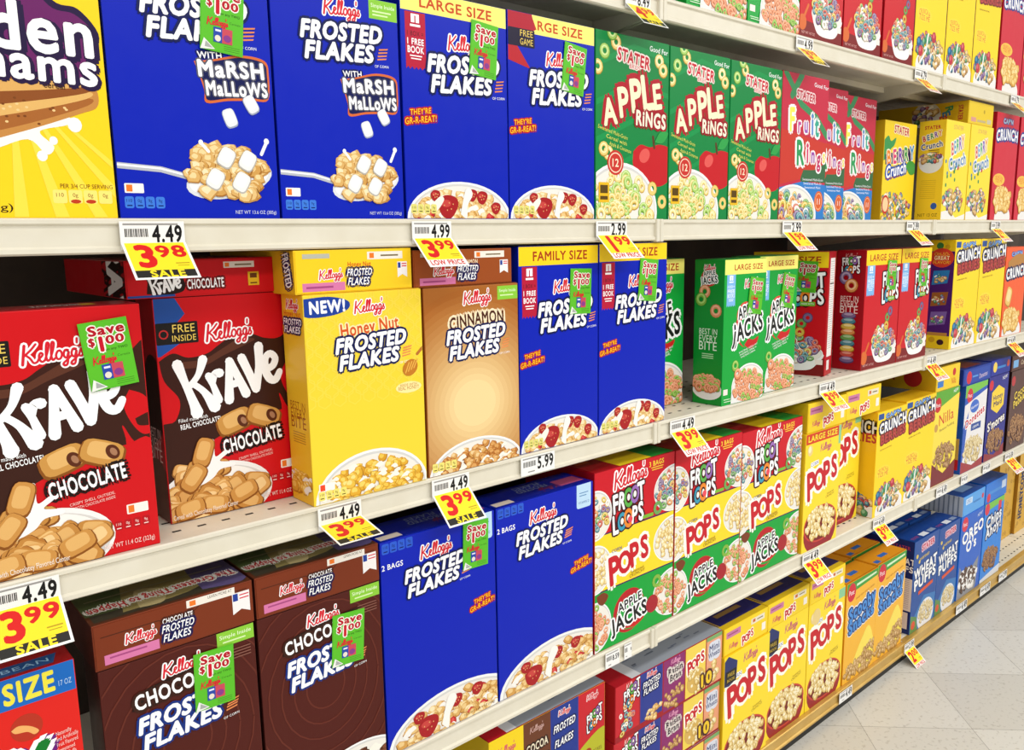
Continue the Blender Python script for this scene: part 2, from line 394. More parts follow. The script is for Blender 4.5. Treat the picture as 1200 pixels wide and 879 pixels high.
def d_golden(a):
    for k in range(9):
        x = -.3 + k * .2; a.poly([(.55, .48), (x, -.02), (x + .07, -.02)], '#FDE04A')
    a.blob([(.2, .2), (.42, .225), (.6, .27), (.68, .22), (.72, .25), (.66, .3), (.8, .33), (.78, .36), (.5, .34), (.2, .3)], '#F8F6F0')
    a.blob([(-.1, .2), (.3, .235), (.6, .3), (.86, .37), (.95, .4), (.955, .46), (.9, .5), (.3, .5), (-.1, .5)], '#C88A44')
    for k, (dv, c) in enumerate(((.0, '#A8642C'), (.055, '#E4B468'), (.1, '#8E4E20'), (.15, '#E0AC60'), (.2, '#98582A'))):
        a.blob([(-.1, .24 + dv), (.25, .26 + dv), (.55, .31 + dv * .8), (.9, .40 + dv * .45), (.88, .425 + dv * .45), (.5, .345 + dv * .8), (.2, .29 + dv), (-.1, .27 + dv)], c)
    for u, v in a.spots(.4, .37, .5, .08, 40): a.ell(u, v, .008, .006, a.R.choice(['#7A4218', '#F0CC8C']), n=8)
    a.blob([(-.1, .5), (.3, .52), (.6, .49), (.86, .47), (.95, .5), (.97, .58), (.99, .66), (.9, .735), (.8, .745), (.68, .80), (.3, .86), (-.1, .86)], '#24123E')
    a.blob([(-.1, .53), (.3, .54), (.6, .51), (.85, .49), (.93, .52), (.93, .6), (.965, .66), (.88, .715), (.78, .725), (.66, .78), (.3, .83), (-.1, .83)], '#6A1E62')
    a.text('Golden', .95, .655, .235, WH, w=1.0, out=[(.07, '#24123E', .05, -.06)], bold=.042, al='r', rot=0)
    a.text('Grahams', .96, .532, .17, WH, w=.95, out=[(.07, '#24123E', .05, -.06)], bold=.042, al='r', rot=-1)
    a.blob([(.5, .80), (.72, .80), (.74, .86), (.6, .92), (.48, .88)], '#A8642C'); a.blob([(.54, .82), (.68, .82), (.68, .86), (.58, .89)], '#D8A45C')
    milkdrops(a, [(.83, .33, .035), (.72, .27, .02), (.66, .215, .025), (.74, .85, .05)])
    a.text('cereal', .75, .462, .03, '#3A1A10', bold=0)
    a.text('PER 3/4 CUP SERVING', .86, .112, .022, '#7A3A10', w=.26, bold=0)
    for k in range(4):
        x = .69 + k * .075; a.rrect(x, .05, x + .068, .098, '#FCE678', .01); a.text('110' if k == 0 else '0g', x + .034, .08, .02, '#7A3A10', bold=0)
        if k in (1, 2): a.ell(x + .034, .057, .026, .011, '#C03A1C', n=12)
    a.text('NET WT 16 OZ (455g)', .50, .035, .035, '#2A1408', w=.8, al='r', bold=0)

def d_ffmarsh(a):
    a.script(.53, .93, .3)
    logo_ff(a, .53, .79, .64)
    a.rect(.76, .915, 1.0, 1.0, '#8CCB3C'); a.text('Simple Inside', .88, .975, .028, '#F4FFE0', w=.2); a.rect(.79, .945, .95, .952, '#D8F0B0'); a.rect(.79, .93, .92, .937, '#D8F0B0')
    a.text('WITH', .60, .655, .04, WH, rot=4, out=[(.3, NAVY)], bold=.03)
    a.blob([(.50, .625), (.62, .64), (.8, .67), (.96, .66), (.985, .6), (.97, .5), (.86, .49), (.7, .48), (.56, .465), (.55, .52)], '#D86A34')
    a.blob([(.515, .618), (.62, .632), (.8, .66), (.95, .65), (.972, .6), (.96, .508), (.86, .5), (.7, .49), (.57, .476), (.56, .52)], NAVY)
    a.text('MaRSH', .735, .608, .095, WH, w=.42, rot=3, out=[(.1, '#5A5A6A')], bold=.055)
    a.text('MaLLoWS', .765, .532, .085, WH, w=.40, rot=3, out=[(.1, '#5A5A6A')], bold=.055)
    for u, v, r in ((.705, .413, 20), (.85, .475, 30)): a.pillow(u, v, .055, ('#9AA2B8', '#E8EAEE', '#FFFFFF'), rot=90 + r, asp=.72)
    # spoon heaped with flakes and marshmallows
    a.stroke([(.0, .20), (.25, .19), (.5, .15)], .035, '#B9BCC4'); a.stroke([(.0, .203), (.25, .193), (.5, .155)], .012, '#F2F4F8')
    a.ell(.68, .16, .29, .115, '#DFE2E6', rot=12); a.ell(.68, .165, .27, .1, '#F7F7F7', rot=12)
    a.food('flakes', .67, .195, .25, .17, 90, .05)
    for u, v in ((.58, .16), (.75, .15), (.80, .24), (.66, .25)): a.pillow(u, v, .06, ('#B8B4AC', '#F0EFEC', '#FFFFFF'), rot=60, asp=.8)
    a.stroke([(.55, .27), (.51, .30)], .02, '#F8F8F8'); a.stroke([(.9, .27), (.935, .315)], .022, '#F8F8F8'); milkdrops(a, [(.94, .325, .018), (.505, .305, .015)])
    a.rrect(.03, .095, .14, .132, '#F8F6F0', .006); a.rect(.04, .1, .075, .127, '#EC7A28')
    a.facts(.025, .036, .24, '#3C7ADC', '#0A1A60')
    a.text('NET WT 13.6 OZ (385g)', .98, .024, .022, '#D8DCEC', w=.28, al='r', bold=0)

def ribbon(a, u0, u1, v0, v1, c='#B81838', t=('1 BOX =', '1 FREE', 'BOOK'), ink=WH):
    n = 5; pts = [(u0, v1), (u0, v0)]
    for k in range(n):
        x = u0 + (u1 - u0) * (k + .5) / n; pts += [(x, v0 + .012), (u0 + (u1 - u0) * (k + 1) / n, v0)]
    pts += [(u1, v1)]; a.poly(pts, c)
    w = u1 - u0; m = (u0 + u1) / 2; H = v1 - v0
    a.rect(m - w * .2, v1 - H * .18, m + w * .2, v1 - H * .03, WH); a.rect(m - .03 * w, v1 - H * .18, m + .03 * w, v1 - H * .06, c)
    a.rect(m - w * .25, v1 - H * .25, m + w * .25, v1 - H * .21, ink)
    a.text(t[0], m, v1 - H * .37, w * .19, '#3A0A18' if c == '#B81838' else ink, w=w * .8); a.text(t[1], m, v1 - H * .51, w * .24, ink, w=w * .8, bold=.04); a.text(t[2], m, v1 - H * .65, w * .26, ink, w=w * .8, bold=.04)
    a.rect(m - w * .3, v1 - H * .77, m + w * .3, v1 - H * .75, ink); a.rect(m - w * .25, v1 - H * .82, m + w * .25, v1 - H * .80, ink)

def d_fflarge(a, banner='LARGE SIZE', game=False, lv=0.0):
    a.rect(0, .91, 1, 1, PALEY if banner[0] == 'L' else YEL)
    a.text(banner, .51, .955, .072 if banner[0] == 'L' else .08, '#C84818' if banner[0] == 'L' else '#A83A14', w=.68, bold=.035)
    if game:
        a.poly([(0, 1), (.26, 1), (.3, .93), (.22, .91), (0, .91)], '#B01C30'); a.rrect(0, .84, .29, .925, '#1C1430', .01)
        a.text('FREE', .2, .905, .05, '#F0D060', w=.14); a.text('GAME', .2, .865, .05, '#F0D060', w=.14)
        a.poly([(0, .84), (.1, .84), (.24, .74), (0, .77)], '#B8202C')
    else: ribbon(a, .035, .215, .66, .905)
    a.script(.57, .80, .32); logo_ff(a, .57, .665, .68)
    great(a, .15, .455, 1.15)
    a.bowl('berry', .51, .0, .51, .28, 150, .046)
    for u, v, r in ((.38, .055, .095), (.72, .10, .055), (.26, .105, .045), (.62, .11, .05), (.86, .05, .05)):
        a.blob([(u - r, v + .2 * r), (u - r * .3, v + r * .55), (u + r * .8, v + r * .45), (u + r, v), (u + r * .2, v - r * .6), (u - r * .7, v - r * .4)], '#A81E22'); a.ell(u - r * .2, v + r * .15, r * .5, r * .3, '#C8443E', n=12); [a.ell(u + r * dx, v + r * dy * .6, .005, .006, '#E8B070', n=6) for dx, dy in ((-.4, .1), (.1, .3), (.3, -.2), (-.1, -.3), (.5, .2))]
    a.blob([(.5, .02), (.55, .13), (.6, .14), (.62, .11), (.57, .06), (.56, .0)], '#F6F3EC'); a.blob([(.2, .05), (.3, .1), (.34, .085), (.26, .03)], '#F2EEE4')
    a.facts(.035, .022, .24, '#E4DC7A', '#5A5212')

def d_fffamily(a): d_fflarge(a, 'FAMILY SIZE')
def d_ffgame(a): d_fflarge(a, game=True)

def d_ffgiant(a):
    a.script(.455, .90, .28); logo_ff(a, .45, .785, .52)
    a.facts(.01, .945, .26, '#2C5CD0', '#0A1A60'); a.text('2 BAGS', .09, .885, .038, WH, w=.17, bold=.03)
    a.rrect(.82, .87, .98, 1.02, '#BFDDF4', .02); a.rect(.85, .95, .95, .955, '#5A8ABC'); a.rect(.85, .935, .93, .94, '#5A8ABC'); a.text('VITAMIN D', .9, .9, .02, '#2A5A9C', w=.12)
    great(a, .87, .56, .95)
    a.bowl('berry', .62, .0, .62, .315, 180, .046)
    for u, v, r in ((.34, .055, .09), (.8, .13, .055), (.26, .115, .05), (.6, .12, .055)):
        a.blob([(u - r, v + .2 * r), (u - r * .3, v + r * .55), (u + r * .8, v + r * .45), (u + r, v), (u + r * .2, v - r * .6), (u - r * .7, v - r * .4)], '#A81E22'); a.ell(u - r * .2, v + r * .15, r * .5, r * .3, '#C8443E', n=12); [a.ell(u + r * dx, v + r * dy * .6, .005, .006, '#E8B070', n=6) for dx, dy in ((-.4, .1), (.1, .3), (.3, -.2), (-.1, -.3), (.5, .2))]
    a.blob([(.46, .03), (.52, .15), (.58, .16), (.6, .13), (.54, .07), (.52, .0)], '#F6F3EC')
    a.text('NET WT 1 LB 9 OZ (708g)', .97, .02, .018, '#7A5A2A', w=.3, al='r', bold=0)

def d_fftop(a):
    a.rect(.12, .1, .88, .9, '#0C1A84')
    a.script(.62, .3, .2, c='#7A2A48', out=None, rot=184); a.text('FROSTED', .5, .52, .06, '#76809C', w=.3, rot=180, sh=.2, bold=.03); a.text('FLAKES', .5, .75, .06, '#76809C', w=.26, rot=180, sh=.2, bold=.03)
    a.rect(.72, .2, .97, .62, '#B8507A'); a.rect(.02, .06, .2, .28, '#D8C8B8')

def d_honey(a):
    for r in range(14):
        for k in range(9):
            x = (k + .5 * (r % 2)) * .125; y = .5 + r * .04
            if y < 1.02: a.ring(x, y, .062, .86, '#FBDC4C', 30, n=6)
    a.blob([(.0, .985), (.2, .99), (.355, .965), (.35, .925), (.2, .9), (0, .905)], '#1C3F9A'); a.text('NEW!', .185, .945, .085, WH, w=.28, bold=.06, rot=1)
    a.script(.53, .93, .27)
    a.text('Honey Nut', .535, .835, .095, '#D8541C', w=.5, rot=4, out=[(.12, '#FBE9B0')], bold=.035)
    logo_ff(a, .54, .72, .6)
    a.stroke([(.95, .67), (1.02, .71)], .025, '#B87030'); a.ell(.88, .605, .075, .06, '#C47A24', rot=35)
    for k in range(4): a.stroke([(.835 + k * .026, .58 + k * .007), (.87 + k * .026, .63 + k * .004)], .01, '#E8B04C')
    a.ell(.86, .505, .12, .045, '#FBE9A0'); a.text('MADE WITH', .86, .518, .02, '#B86A1C', bold=0); a.text('REAL HONEY!', .86, .502, .03, '#B86A1C', w=.19)
    a.bowl('honey', .51, .0, .5, .34, 170, .046); 
    a.rrect(.04, .06, .17, .1, '#F8F6F0', .006); a.rect(.05, .065, .09, .095, '#EC4A28'); a.facts(.035, .018, .24, '#F2E478', '#5A4A08')
def d_honeyside(a):
    a.rect(0, 0, 1, 1, '#F5C32C')
    a.script(.5, .955, .6, rot=2); a.text('Honey Nut', .5, .915, .13, '#D8541C', w=.8); a.text('FROSTED', .5, .875, .15, WH, w=.85, out=[(.3, NAVY)], bold=.03, sh=.2); a.text('FLAKES', .48, .84, .15, WH, w=.75, out=[(.3, NAVY)], bold=.03, sh=.2)
    for k, t in enumerate(('BEST IN', 'EVERY', 'BITE')): a.text(t, .5, .475 - k * .04, .19 + .05 * k, '#A85A14', w=.72)
    for k in range(5): a.rect(.2, .34 - .012 * k, .8, .345 - .012 * k, '#C08A2A')
    a.food('honey', .5, .1, .6, .2, 50, .16)
def d_cinn(a):
    A, B = (0xA8, 0x62, 0x24), (0xF4, 0xD6, 0x9A)
    for k in range(16): q = k / 15; a.ell(.5, .36, .98 - .05 * k, .98 - .052 * k, '#%02X%02X%02X' % tuple(int(A[i] + (B[i] - A[i]) * q) for i in range(3)), n=40)
    a.script(.54, .935, .3); a.text('CINNAMON', .54, .825, .1, '#4A1E0C', w=.58, rot=3, out=[(.2, '#F6E4C0')], bold=.04, arc=.02)
    logo_ff(a, .53, .70, .62); a.rect(.77, .915, 1, .99, '#8CCB3C'); a.text('Simple Inside', .885, .965, .026, '#F4FFE0', w=.19); a.rect(.8, .935, .95, .942, '#D8F0B0')
    a.bowl('cinn', .52, -.02, .52, .29, 170, .046); a.facts(.03, .02, .26, '#EFE27A', '#5A4A08')
def d_choc(a):
    for k in range(9): a.stroke([(.5 + (.16 + .1 * k) * math.cos(t * .25), .55 + (.12 + .08 * k) * math.sin(t * .25)) for t in range(26)], .012, '#642A1E')
    a.script(.5, .91, .27)
    a.blob([(.17, .78), (.22, .85), (.5, .88), (.8, .9), (.84, .85), (.6, .82), (.3, .77)], '#22100A')
    a.text('CHOCOLATE', .5, .83, .1, WH, w=.62, rot=6, out=[(.2, '#3A1A10')], bold=.045)
    logo_ff(a, .5, .675, .6, rot=5, back='#123080')
    a.rect(.74, .93, 1, 1, '#8CCB3C'); a.text('Simple Inside', .87, .975, .028, '#F4FFE0', w=.22); a.rect(.78, .945, .94, .952, '#D8F0B0')
    for k in range(4): a.rect(.8, .9 - .014 * k, .97, .905 - .014 * k, '#8A5A4C')
    a.bowl('choc', .76, .0, .44, .25, 70, .05)
def d_chocflap(a):
    a.stroke([(.04, .72), (.38, .72), (.43, .64), (.6, .68), (.66, .86), (.96, .86)], .006, '#4E2210')
    a.rect(.05, .08, .375, .30, '#D878A8'); a.rect(.08, .2, .3, .24, '#A84A80')
    a.script(.265, .52, .19); a.text('CHOCOLATE', .5, .66, .035, WH, w=.19, out=[(.4, CHOC)], bold=.03); a.text('FROSTED', .5, .48, .05, WH, w=.2, sh=.2, out=[(.3, NAVY)], bold=.03); a.text('FLAKES', .49, .27, .05, WH, w=.17, sh=.2, out=[(.3, NAVY)], bold=.03)
    a.rect(.56, .8, .88, .98, '#EFE8DC'); a.text('LEARN MORE AT', .78, .92, .02, '#3A2A1A', w=.16, bold=0); a.rect(.58, .83, .62, .95, '#EC7A28')
    a.poly([(.86, .82), (.98, .82), (.98, .3), (.92, .4), (.86, .3)], '#F4F0EE'); a.rect(.865, .62, .9, .8, '#22409A'); a.rect(.91, .65, .975, .68, '#D84050'); a.rect(.91, .73, .975, .76, '#D84050')
def d_choctop(a):
    a.rect(.02, .02, .98, .98, '#3A3428')
    for c, p in (('#4C5A30', [(0, .1), (.3, .15), (.35, .6), (0, .8)]), ('#8A7C4A', [(.2, .05), (.7, .1), (.8, .4), (.4, .5)]), ('#5A4E7A', [(.7, .05), (1, .05), (1, .5), (.75, .4)]), ('#B0A070', [(.3, .05), (.45, .05), (.5, .2), (.35, .25)])): a.blob(p, c)
    a.text('The Greatest Thing to Happen', .5, .15, .085, '#C8202C', w=.94, rot=182, out=[(.24, '#F4EEE4')], bold=.04)
    a.rect(.05, .26, .95, .27, '#8A8468')

def d_krave(a):
    a.poly([(0, 1), (.14, 1), (.2, .93), (.08, .85), (.15, .8), (.02, .75), (0, .75)], '#2450A0')
    a.blob([(.005, .73), (.1, .76), (.2, .735), (.33, .745), (.42, .78), (.54, .82), (.66, .815), (.76, .79), (.88, .79), (1.05, .86), (1.1, .62), (1.02, .57), (1.05, .4), (.98, .42), (.9, .45), (.84, .52), (.84, .42), (.6, .37), (.36, .3), (.2, .1), (-.05, .12), (-.04, .42), (.08, .46), (.12, .55), (.03, .64)], CHOC)
    a.blob([(.12, .72), (.3, .72), (.44, .76), (.57, .80), (.68, .79), (.62, .77), (.45, .73), (.3, .69), (.15, .69)], '#5C3222')
    a.blob([(.9, .66), (1.0, .62), (1.05, .5), (.97, .47), (.9, .52), (.86, .6)], KRED); a.blob([(.92, .54), (1.02, .56), (1.02, .51), (.94, .51)], CHOC)
    a.blob([(.2, .3), (.38, .36), (.6, .4), (.86, .44), (1.02, .42), (1.02, -.02), (.3, -.02)], KRED)
    a.rrect(.0, .8, .28, .895, '#1C1816', .008); a.text('FREE', .185, .868, .055, '#F0D060', w=.15); a.text('INSIDE', .185, .825, .042, '#F0D060', w=.16); a.ring(.05, .845, .032, .7, '#C02A2A')
    a.script(.49, .835, .34)
    a.melt(.49, .625, .72, rot=9)
    a.text('Filled made with', .2, .46, .026, WH, w=.2, rot=3); a.text('REAL CHOCOLATE!', .25, .435, .036, WH, w=.28, rot=5, bold=.03)
    for u, v, r in ((.49, .42, 18), (.71, .425, -22)):
        a.pillow(u, v, .125, ('#8A5018', '#CC9448', '#E4B46C'), rot=r, asp=.6); a.ell(u + .06, v - .005, .038, .05, '#5A2A14', rot=30); a.ell(u + .065, v - .005, .018, .028, '#A87858', rot=30)
    a.text('CHOCOLATE', .615, .322, .098, WH, w=.44, rot=7, out=[(.22, '#1A0A06')], bold=.045)
    for k in range(2): a.text(('CRISPY SHELL OUTSIDE,', 'SMOOTH CHOCOLATE INSIDE')[k], .63, .245 - .018 * k, .018, '#F8D0C8', w=.26, rot=6, bold=.01)
    a.ell(.33, .09, .41, .235, '#F2F0EE', n=40); a.ell(.33, .085, .385, .21, '#D8D4D0', n=40); a.ell(.32, .09, .36, .2, '#F6F2EC', n=40)
    a.food('pillow', .24, .2, .16, .09, 9, .085); a.food('pillow', .28, .09, .38, .15, 46, .08)
    a.blob([(.12, .2), (.28, .26), (.3, .34), (.33, .345), (.33, .27), (.4, .29), (.42, .275), (.36, .245), (.46, .23), (.46, .21), (.36, .205), (.3, .17), (.2, .15)], '#F8F6F4')
    for u, v, r in ((.25, .30, 70), (.17, .19, 50), (.3, .05, -10), (.52, .08, 20), (.13, .05, 10)): a.pillow(u, v, .1, ('#8A5018', '#CC9046', '#E4B26A'), rot=r)
    a.text('Cereal with Chocolatey Flavored Center', .24, .028, .034, '#F2EAE0', w=.46, rot=2, bold=0)
    a.rrect(.82, .15, .95, .19, '#F4EEE6', .006); a.rect(.83, .155, .865, .185, '#EC7A28')
    a.facts(.74, .09, .22, '#B8101A', '#F4D8D0'); a.text('NET WT 11.4 OZ (323g)', .97, .035, .03, '#F8D8D0', w=.3, al='r', bold=0)
def d_kraveflap(a):
    a.blob([(.12, .1), (.14, .5), (.2, .62), (.3, .6), (.36, .5), (.36, .15), (.25, .05)], '#24100A'); a.melt(.24, .33, .2, rot=6, out='#24100A')
    a.text('CHOCOLATE', .51, .33, .062, WH, w=.25, rot=1, out=[(.22, '#5A0A0A')], bold=.035)
    a.rect(.64, .74, .86, .92, '#EFE4D8'); a.rect(.65, .77, .68, .89, '#EC7A28'); a.rect(.72, .8, .84, .85, '#8A7A5A')
    a.rect(.81, .2, .89, .6, '#E8B820'); a.rect(.825, .42, .875, .56, '#6A3A10'); a.rect(.825, .25, .875, .29, '#6A3A10')
    a.rect(.0, .0, .3, .06, '#2450A0')
def d_kraveside(a):
    a.rect(0, 0, 1, 1, '#A81018'); a.text('KRAVE', .86, .5, .22, '#E8E4E0', w=.55, rot=-90, out=[(.3, '#1A0A08')], bold=.05) if a.W > a.H else a.text('BEST IN EVERY BITE', .5, .5, .1, '#F0D8D0', w=.7)
def d_kraveleft(a):
    a.rect(0, 0, 1, 1, '#8E1018'); a.blob([(-.1, .6), (.5, .75), (1.1, .7), (1.1, .45), (.5, .35), (-.1, .3)], '#2A120C')
    for k, t in enumerate(('BEST IN', 'EVERY', 'BITE')): a.text(t, .5, .4 - k * .05, .2 + .04 * k, '#D8C0B8', w=.7)
    a.blob([(-.1, 0), (-.1, .2), (.5, .28), (1.1, .2), (1.1, 0)], '#5A2A18')
def d_kravetop(a):
    a.rect(.02, .05, .98, .95, '#7E0E14'); a.text('CHOCOLATE', .6, .45, .075, '#E8D8D0', w=.33, rot=180, out=[(.2, '#2A0A08')], bold=.03); a.rect(.7, .2, .78, .6, '#B89020')

def d_applejacks(a):
    a.rect(0, .9, 1, 1, PALEY); a.text('LARGE SIZE', .56, .948, .075, '#B8401C', w=.68, bold=.03)
    ribbon(a, .05, .25, .68, .9, '#7FB8EC', ('100+', 'FREE', 'BOOKS'), '#F0F8FF')
    a.script(.63, .83, .34)
    a.ell(.58, .53, .3, .3, '#D42A2A', rot=10); a.ell(.5, .62, .2, .17, '#E04A3C', rot=20); a.ell(.62, .50, .27, .25, GRN, rot=0); a.blob([(.5, .4), (.6, .44), (.72, .43), (.85, .45), (.8, .40), (.65, .37)], '#C82222')
    for c in (None, '#181818'):
        a.text('APPLE', .56, .645, .16, c, w=.46, rot=10, out=[] if c else [(.15, WH)], bold=.035)
        a.text('JACKS', .58, .525, .24, c, w=.72, rot=12, out=[] if c else [(.13, WH)], bold=.045, sh=.1)
    a.stroke([(.27, .5), (.25, .42), (.22, .39)], .075, WH); a.stroke([(.27, .5), (.25, .42), (.22, .395)], .04, '#181818')
    for k in range(3): a.text('SWEETENED CEREAL WITH'[:20 - 2 * k], .6, .375 - .02 * k, .024, WH, w=.46 - .05 * k, rot=12)
    a.bowl('apple', .64, .1, .42, .33, 110, .05, milk='#F0E8E0')
    a.blob([(.2, -.02), (.22, .08), (.3, .03), (.6, -.02)], '#E8E8E6')
    for u, v, h in ((.3, .26, 1), (.36, .2, 0)): c = FOOD['apple'][h][1]; a.ring(u, v, .085, .4, c[0]); a.ring(u, v + .005, .078, .42, c[1]); a.ring(u, v + .01, .06, .7, c[2])
    a.rect(.03, .07, .13, .11, '#F4E8E0'); a.rect(.04, .02, .24, .025, '#D8F0D0'); a.rect(.04, .035, .2, .04, '#D8F0D0')
def d_ajside(a):
    a.rect(0, 0, 1, 1, '#0E8E30'); a.script(.5, .95, .4); a.ell(.5, .88, .28, .25, '#C82A2A'); [(a.text('APPLE', .5, .912, .13, c, w=.4, rot=8, out=[] if c else [(.18, WH)], bold=.035), a.text('JACKS', .5, .865, .2, c, w=.55, rot=8, out=[] if c else [(.16, WH)], bold=.04)) for c in (None, '#141414')]
    for u, v, h in ((.36, .785, 0), (.24, .73, 1), (.75, .655, 0)): c = FOOD['apple'][h][1]; a.ring(u, v, .2, .35, c[0]); a.ring(u, v, .19, .4, c[1]); a.ring(u, v + .005, .15, .65, c[2])
    for k, t in enumerate(('BEST IN', 'EVERY', 'BITE')): a.text(t, .5, .51 - k * .05, .17 + .04 * k, '#E8F4E0', w=.62)
    for k in range(3): a.rect(.3, .35 - .014 * k, .7, .356 - .014 * k, '#B8E0B0')
    a.ell(.5, .1, .52, .3, '#EDEDEA', n=30); a.food('apple', .5, .15, .46, .19, 60, .12)
def d_applerings(a):
    for k in range(5): a.stroke([(-.1, .2 + k * .2), (.5, .35 + k * .2), (1.1, .3 + k * .2)], .05, '#12924A')
    for u, v in ((.108, .896), (.256, .952), (.205, 1.0), (.858, .895), (.916, .848), (.02, .81), (.16, .36), (.1, .38)):
        c = a.R.choice(FOOD['applerings'])[1]; a.ring(u, v, .068, .38, c[0]); a.ring(u, v + .003, .062, .4, c[1]); a.ring(u, v + .005, .045, .7, c[2])
    a.text('STATER', .5, .885, .105, '#C81830', w=.44, rot=-6, out=[(.14, '#F8E8E0')], bold=.045, arc=-.0); a.text('BROS', .51, .84, .04, '#C81830', w=.14, rot=-5, out=[(.2, '#F8E8E0')])
    a.text('Good For', .85, .955, .045, '#E8F4EC', w=.26, rot=-3, bold=.04)
    a.word([(ch, u, v, h, '#F6EEC8', 10) for ch, u, v, h in (('A', .175, .585, .22), ('P', .36, .645, .25), ('P', .53, .69, .28), ('L', .69, .715, .30), ('E', .83, .70, .22))], [(.17, '#B01828')], bold=.05, cond=.8)
    a.text('RiNGS', .745, .565, .13, '#F4F0D8', w=.42, rot=-2, out=[(.18, '#A01424')], bold=.05)
    for k, t in enumerate(('Sweetened Multi-Grain', 'Cereal with', 'Apple & Cinnamon')): a.text(t, .22 + .05 * k, .475 - .04 * k, .034, '#E8E86A', w=(.4, .28, .3)[k], rot=-12)
    a.blob([(.5, .38), (.6, .42), (.74, .41), (.88, .43), (1.05, .4), (1.05, .26), (.95, .2), (.78, .19), (.6, .24), (.5, .3)], '#C41C24'); a.ell(.66, .36, .08, .06, '#E05A54', rot=30)
    a.stroke([(.8, .41), (.78, .47)], .03, '#5A3A1C'); a.blob([(.8, .44), (.88, .5), (1.0, .5), (.92, .44)], '#2FA04A')
    a.bowl('applerings', .33, .04, .52, .44, 110, .055); 
    a.ell(.255, .31, .11, .11, '#C8342C'); a.ell(.255, .31, .09, .09, '#F4DCC0'); a.ell(.255, .31, .08, .08, '#C8342C'); a.text('12', .255, .31, .07, '#F8E8C8', bold=.03)
    a.rrect(.03, .09, .17, .2, '#E8B820', .01); a.rect(.05, .14, .15, .185, '#5A4210'); a.rect(.05, .105, .15, .125, '#5A4210')
    for u, v in ((.777, .175), (.925, .1)): c = FOOD['applerings'][0][1]; a.ring(u, v, .068, .38, c[0]); a.ring(u, v, .062, .4, c[1])
def d_fruitrings(a):
    a.poly([(0, 0), (1, 0), (1, .25), (.5, .27), (0, .22)], '#2C7CC8'); a.poly([(0, .62), (1, .55), (1, .28), (.5, .29), (0, .24)], '#C83A2C'); a.stroke([(.05, 1), (.4, .8), (.75, .72), (1, .6)], .08, '#3E8E5A'); a.stroke([(.4, 1.0), (.2, .85)], .09, '#3E8E5A')
    a.blob([(.5, .35), (.8, .36), (1.05, .42), (1.05, .28), (.7, .27), (.45, .27)], '#3A6A44')
    a.text('STATER', .5, .86, .085, '#C02038', w=.4, rot=-4, out=[(.2, '#F4D8D8')], bold=.04); a.text('Good For', .83, .945, .045, '#F4F0F4', w=.32, rot=-3, bold=.03)
    a.word([(ch, u, v, h, c, 3) for ch, u, v, h, c in (('F', .22, .69, .25, '#F0E85A'), ('r', .38, .66, .17, '#C04A9A'), ('u', .52, .665, .17, '#9A5AB8'), ('i', .66, .68, .24, '#5A8AD0'), ('t', .76, .67, .24, '#3AA890'),
                        ('R', .42, .47, .27, '#2E9A5A'), ('i', .575, .475, .22, '#D03A6A'), ('n', .7, .46, .17, '#9A4AA8'), ('g', .83, .44, .18, '#C03A6A'), ('s', .95, .46, .15, '#E8DC6A'))], [(.12, '#F8F4F4')], bold=.05, cond=.7)
    for k in range(3): a.text('Sweetened Multi-Grain'[:21 - 3 * k], .72, .285 - .028 * k, .028, '#F4F4FC', w=.46 - .05 * k)
    a.bowl('fruit', .3, .02, .52, .36, 70, .075); a.ell(.87, .13, .1, .12, '#D8602C'); a.ell(.87, .13, .08, .1, '#F0A878'); a.ell(.87, .13, .07, .085, '#D8602C'); a.text('11', .87, .13, .07, WH)
def d_berrycrunch(a):
    a.blob([(-.1, .75), (.1, .85), (.2, .8), (.35, .84), (.3, .76), (.2, .72), (0, .6)], '#3E9A54'); a.text('STATER', .52, .92, .1, '#C02038', w=.46, rot=-3, out=[(.15, '#F8ECC8')], bold=.045)
    a.poly([(.04, .66), (.95, .77), (.9, .62), (.06, .56)], '#24124E')
    a.word([(ch, .16 + k * .18, .635 + .018 * k, .19, c, 8) for k, (ch, c) in enumerate(zip('BERRY', ('#E8842C', '#D8407A', '#7A48B8', '#3E9A54', '#3A90D0')))], [(.1, '#FBF0D0')], bold=.05, cond=.8)
    a.text('Crunch', .4, .52, .16, WH, w=.62, rot=10, sh=.2, out=[(.2, '#1C4EA8')], bold=.04)
    a.text('sweetened corn cereal', .3, .44, .03, '#B83A2C', w=.45, rot=8); a.blob([(.7, .56), (.8, .62), (.98, .6), (1.0, .5), (.85, .48)], '#3E9A3A')
    a.food('berries', .4, .13, .5, .22, 110, .045); a.ell(.12, .16, .11, .13, '#C8342C'); a.ell(.12, .16, .085, .1, '#F0D0A0')
def d_berryside(a):
    a.rect(0, 0, 1, 1, '#EFC92A'); a.text('STATER', .5, .935, .13, '#B81C30', w=.6, bold=.045)
    for k, c in enumerate(('#D8402C', '#2E7AB8', '#3E9A54', '#7A48B8', '#E8842C')): a.text('BERRY'[k], .2 + k * .15, .825 + .012 * k, .2, c, out=[(.15, '#F8F0D0')], bold=.05, cond=.7, rot=10)
    a.text('Crunch', .5, .755, .22, '#24489A', w=.8, rot=8, out=[(.12, '#F8F0D0')], bold=.04)
    for k in range(2): a.rect(.4, .70 - .02 * k, .8, .708 - .02 * k, '#7A5A1C')
    a.ell(.5, .58, .46, .4, '#E6E6E8'); a.ell(.5, .625, .47, .2, '#F4F4F4'); a.food('berries', .5, .63, .42, .15, 50, .1)
    for k in range(10): a.rect(.15, .4 - .02 * k, .75, .404 - .02 * k, '#C09A24')
    a.ell(.72, .14, .12, .13, '#2E5AB0'); a.text('NET 13 OZ', .5, .05, .12, '#3A2A0C', w=.75)
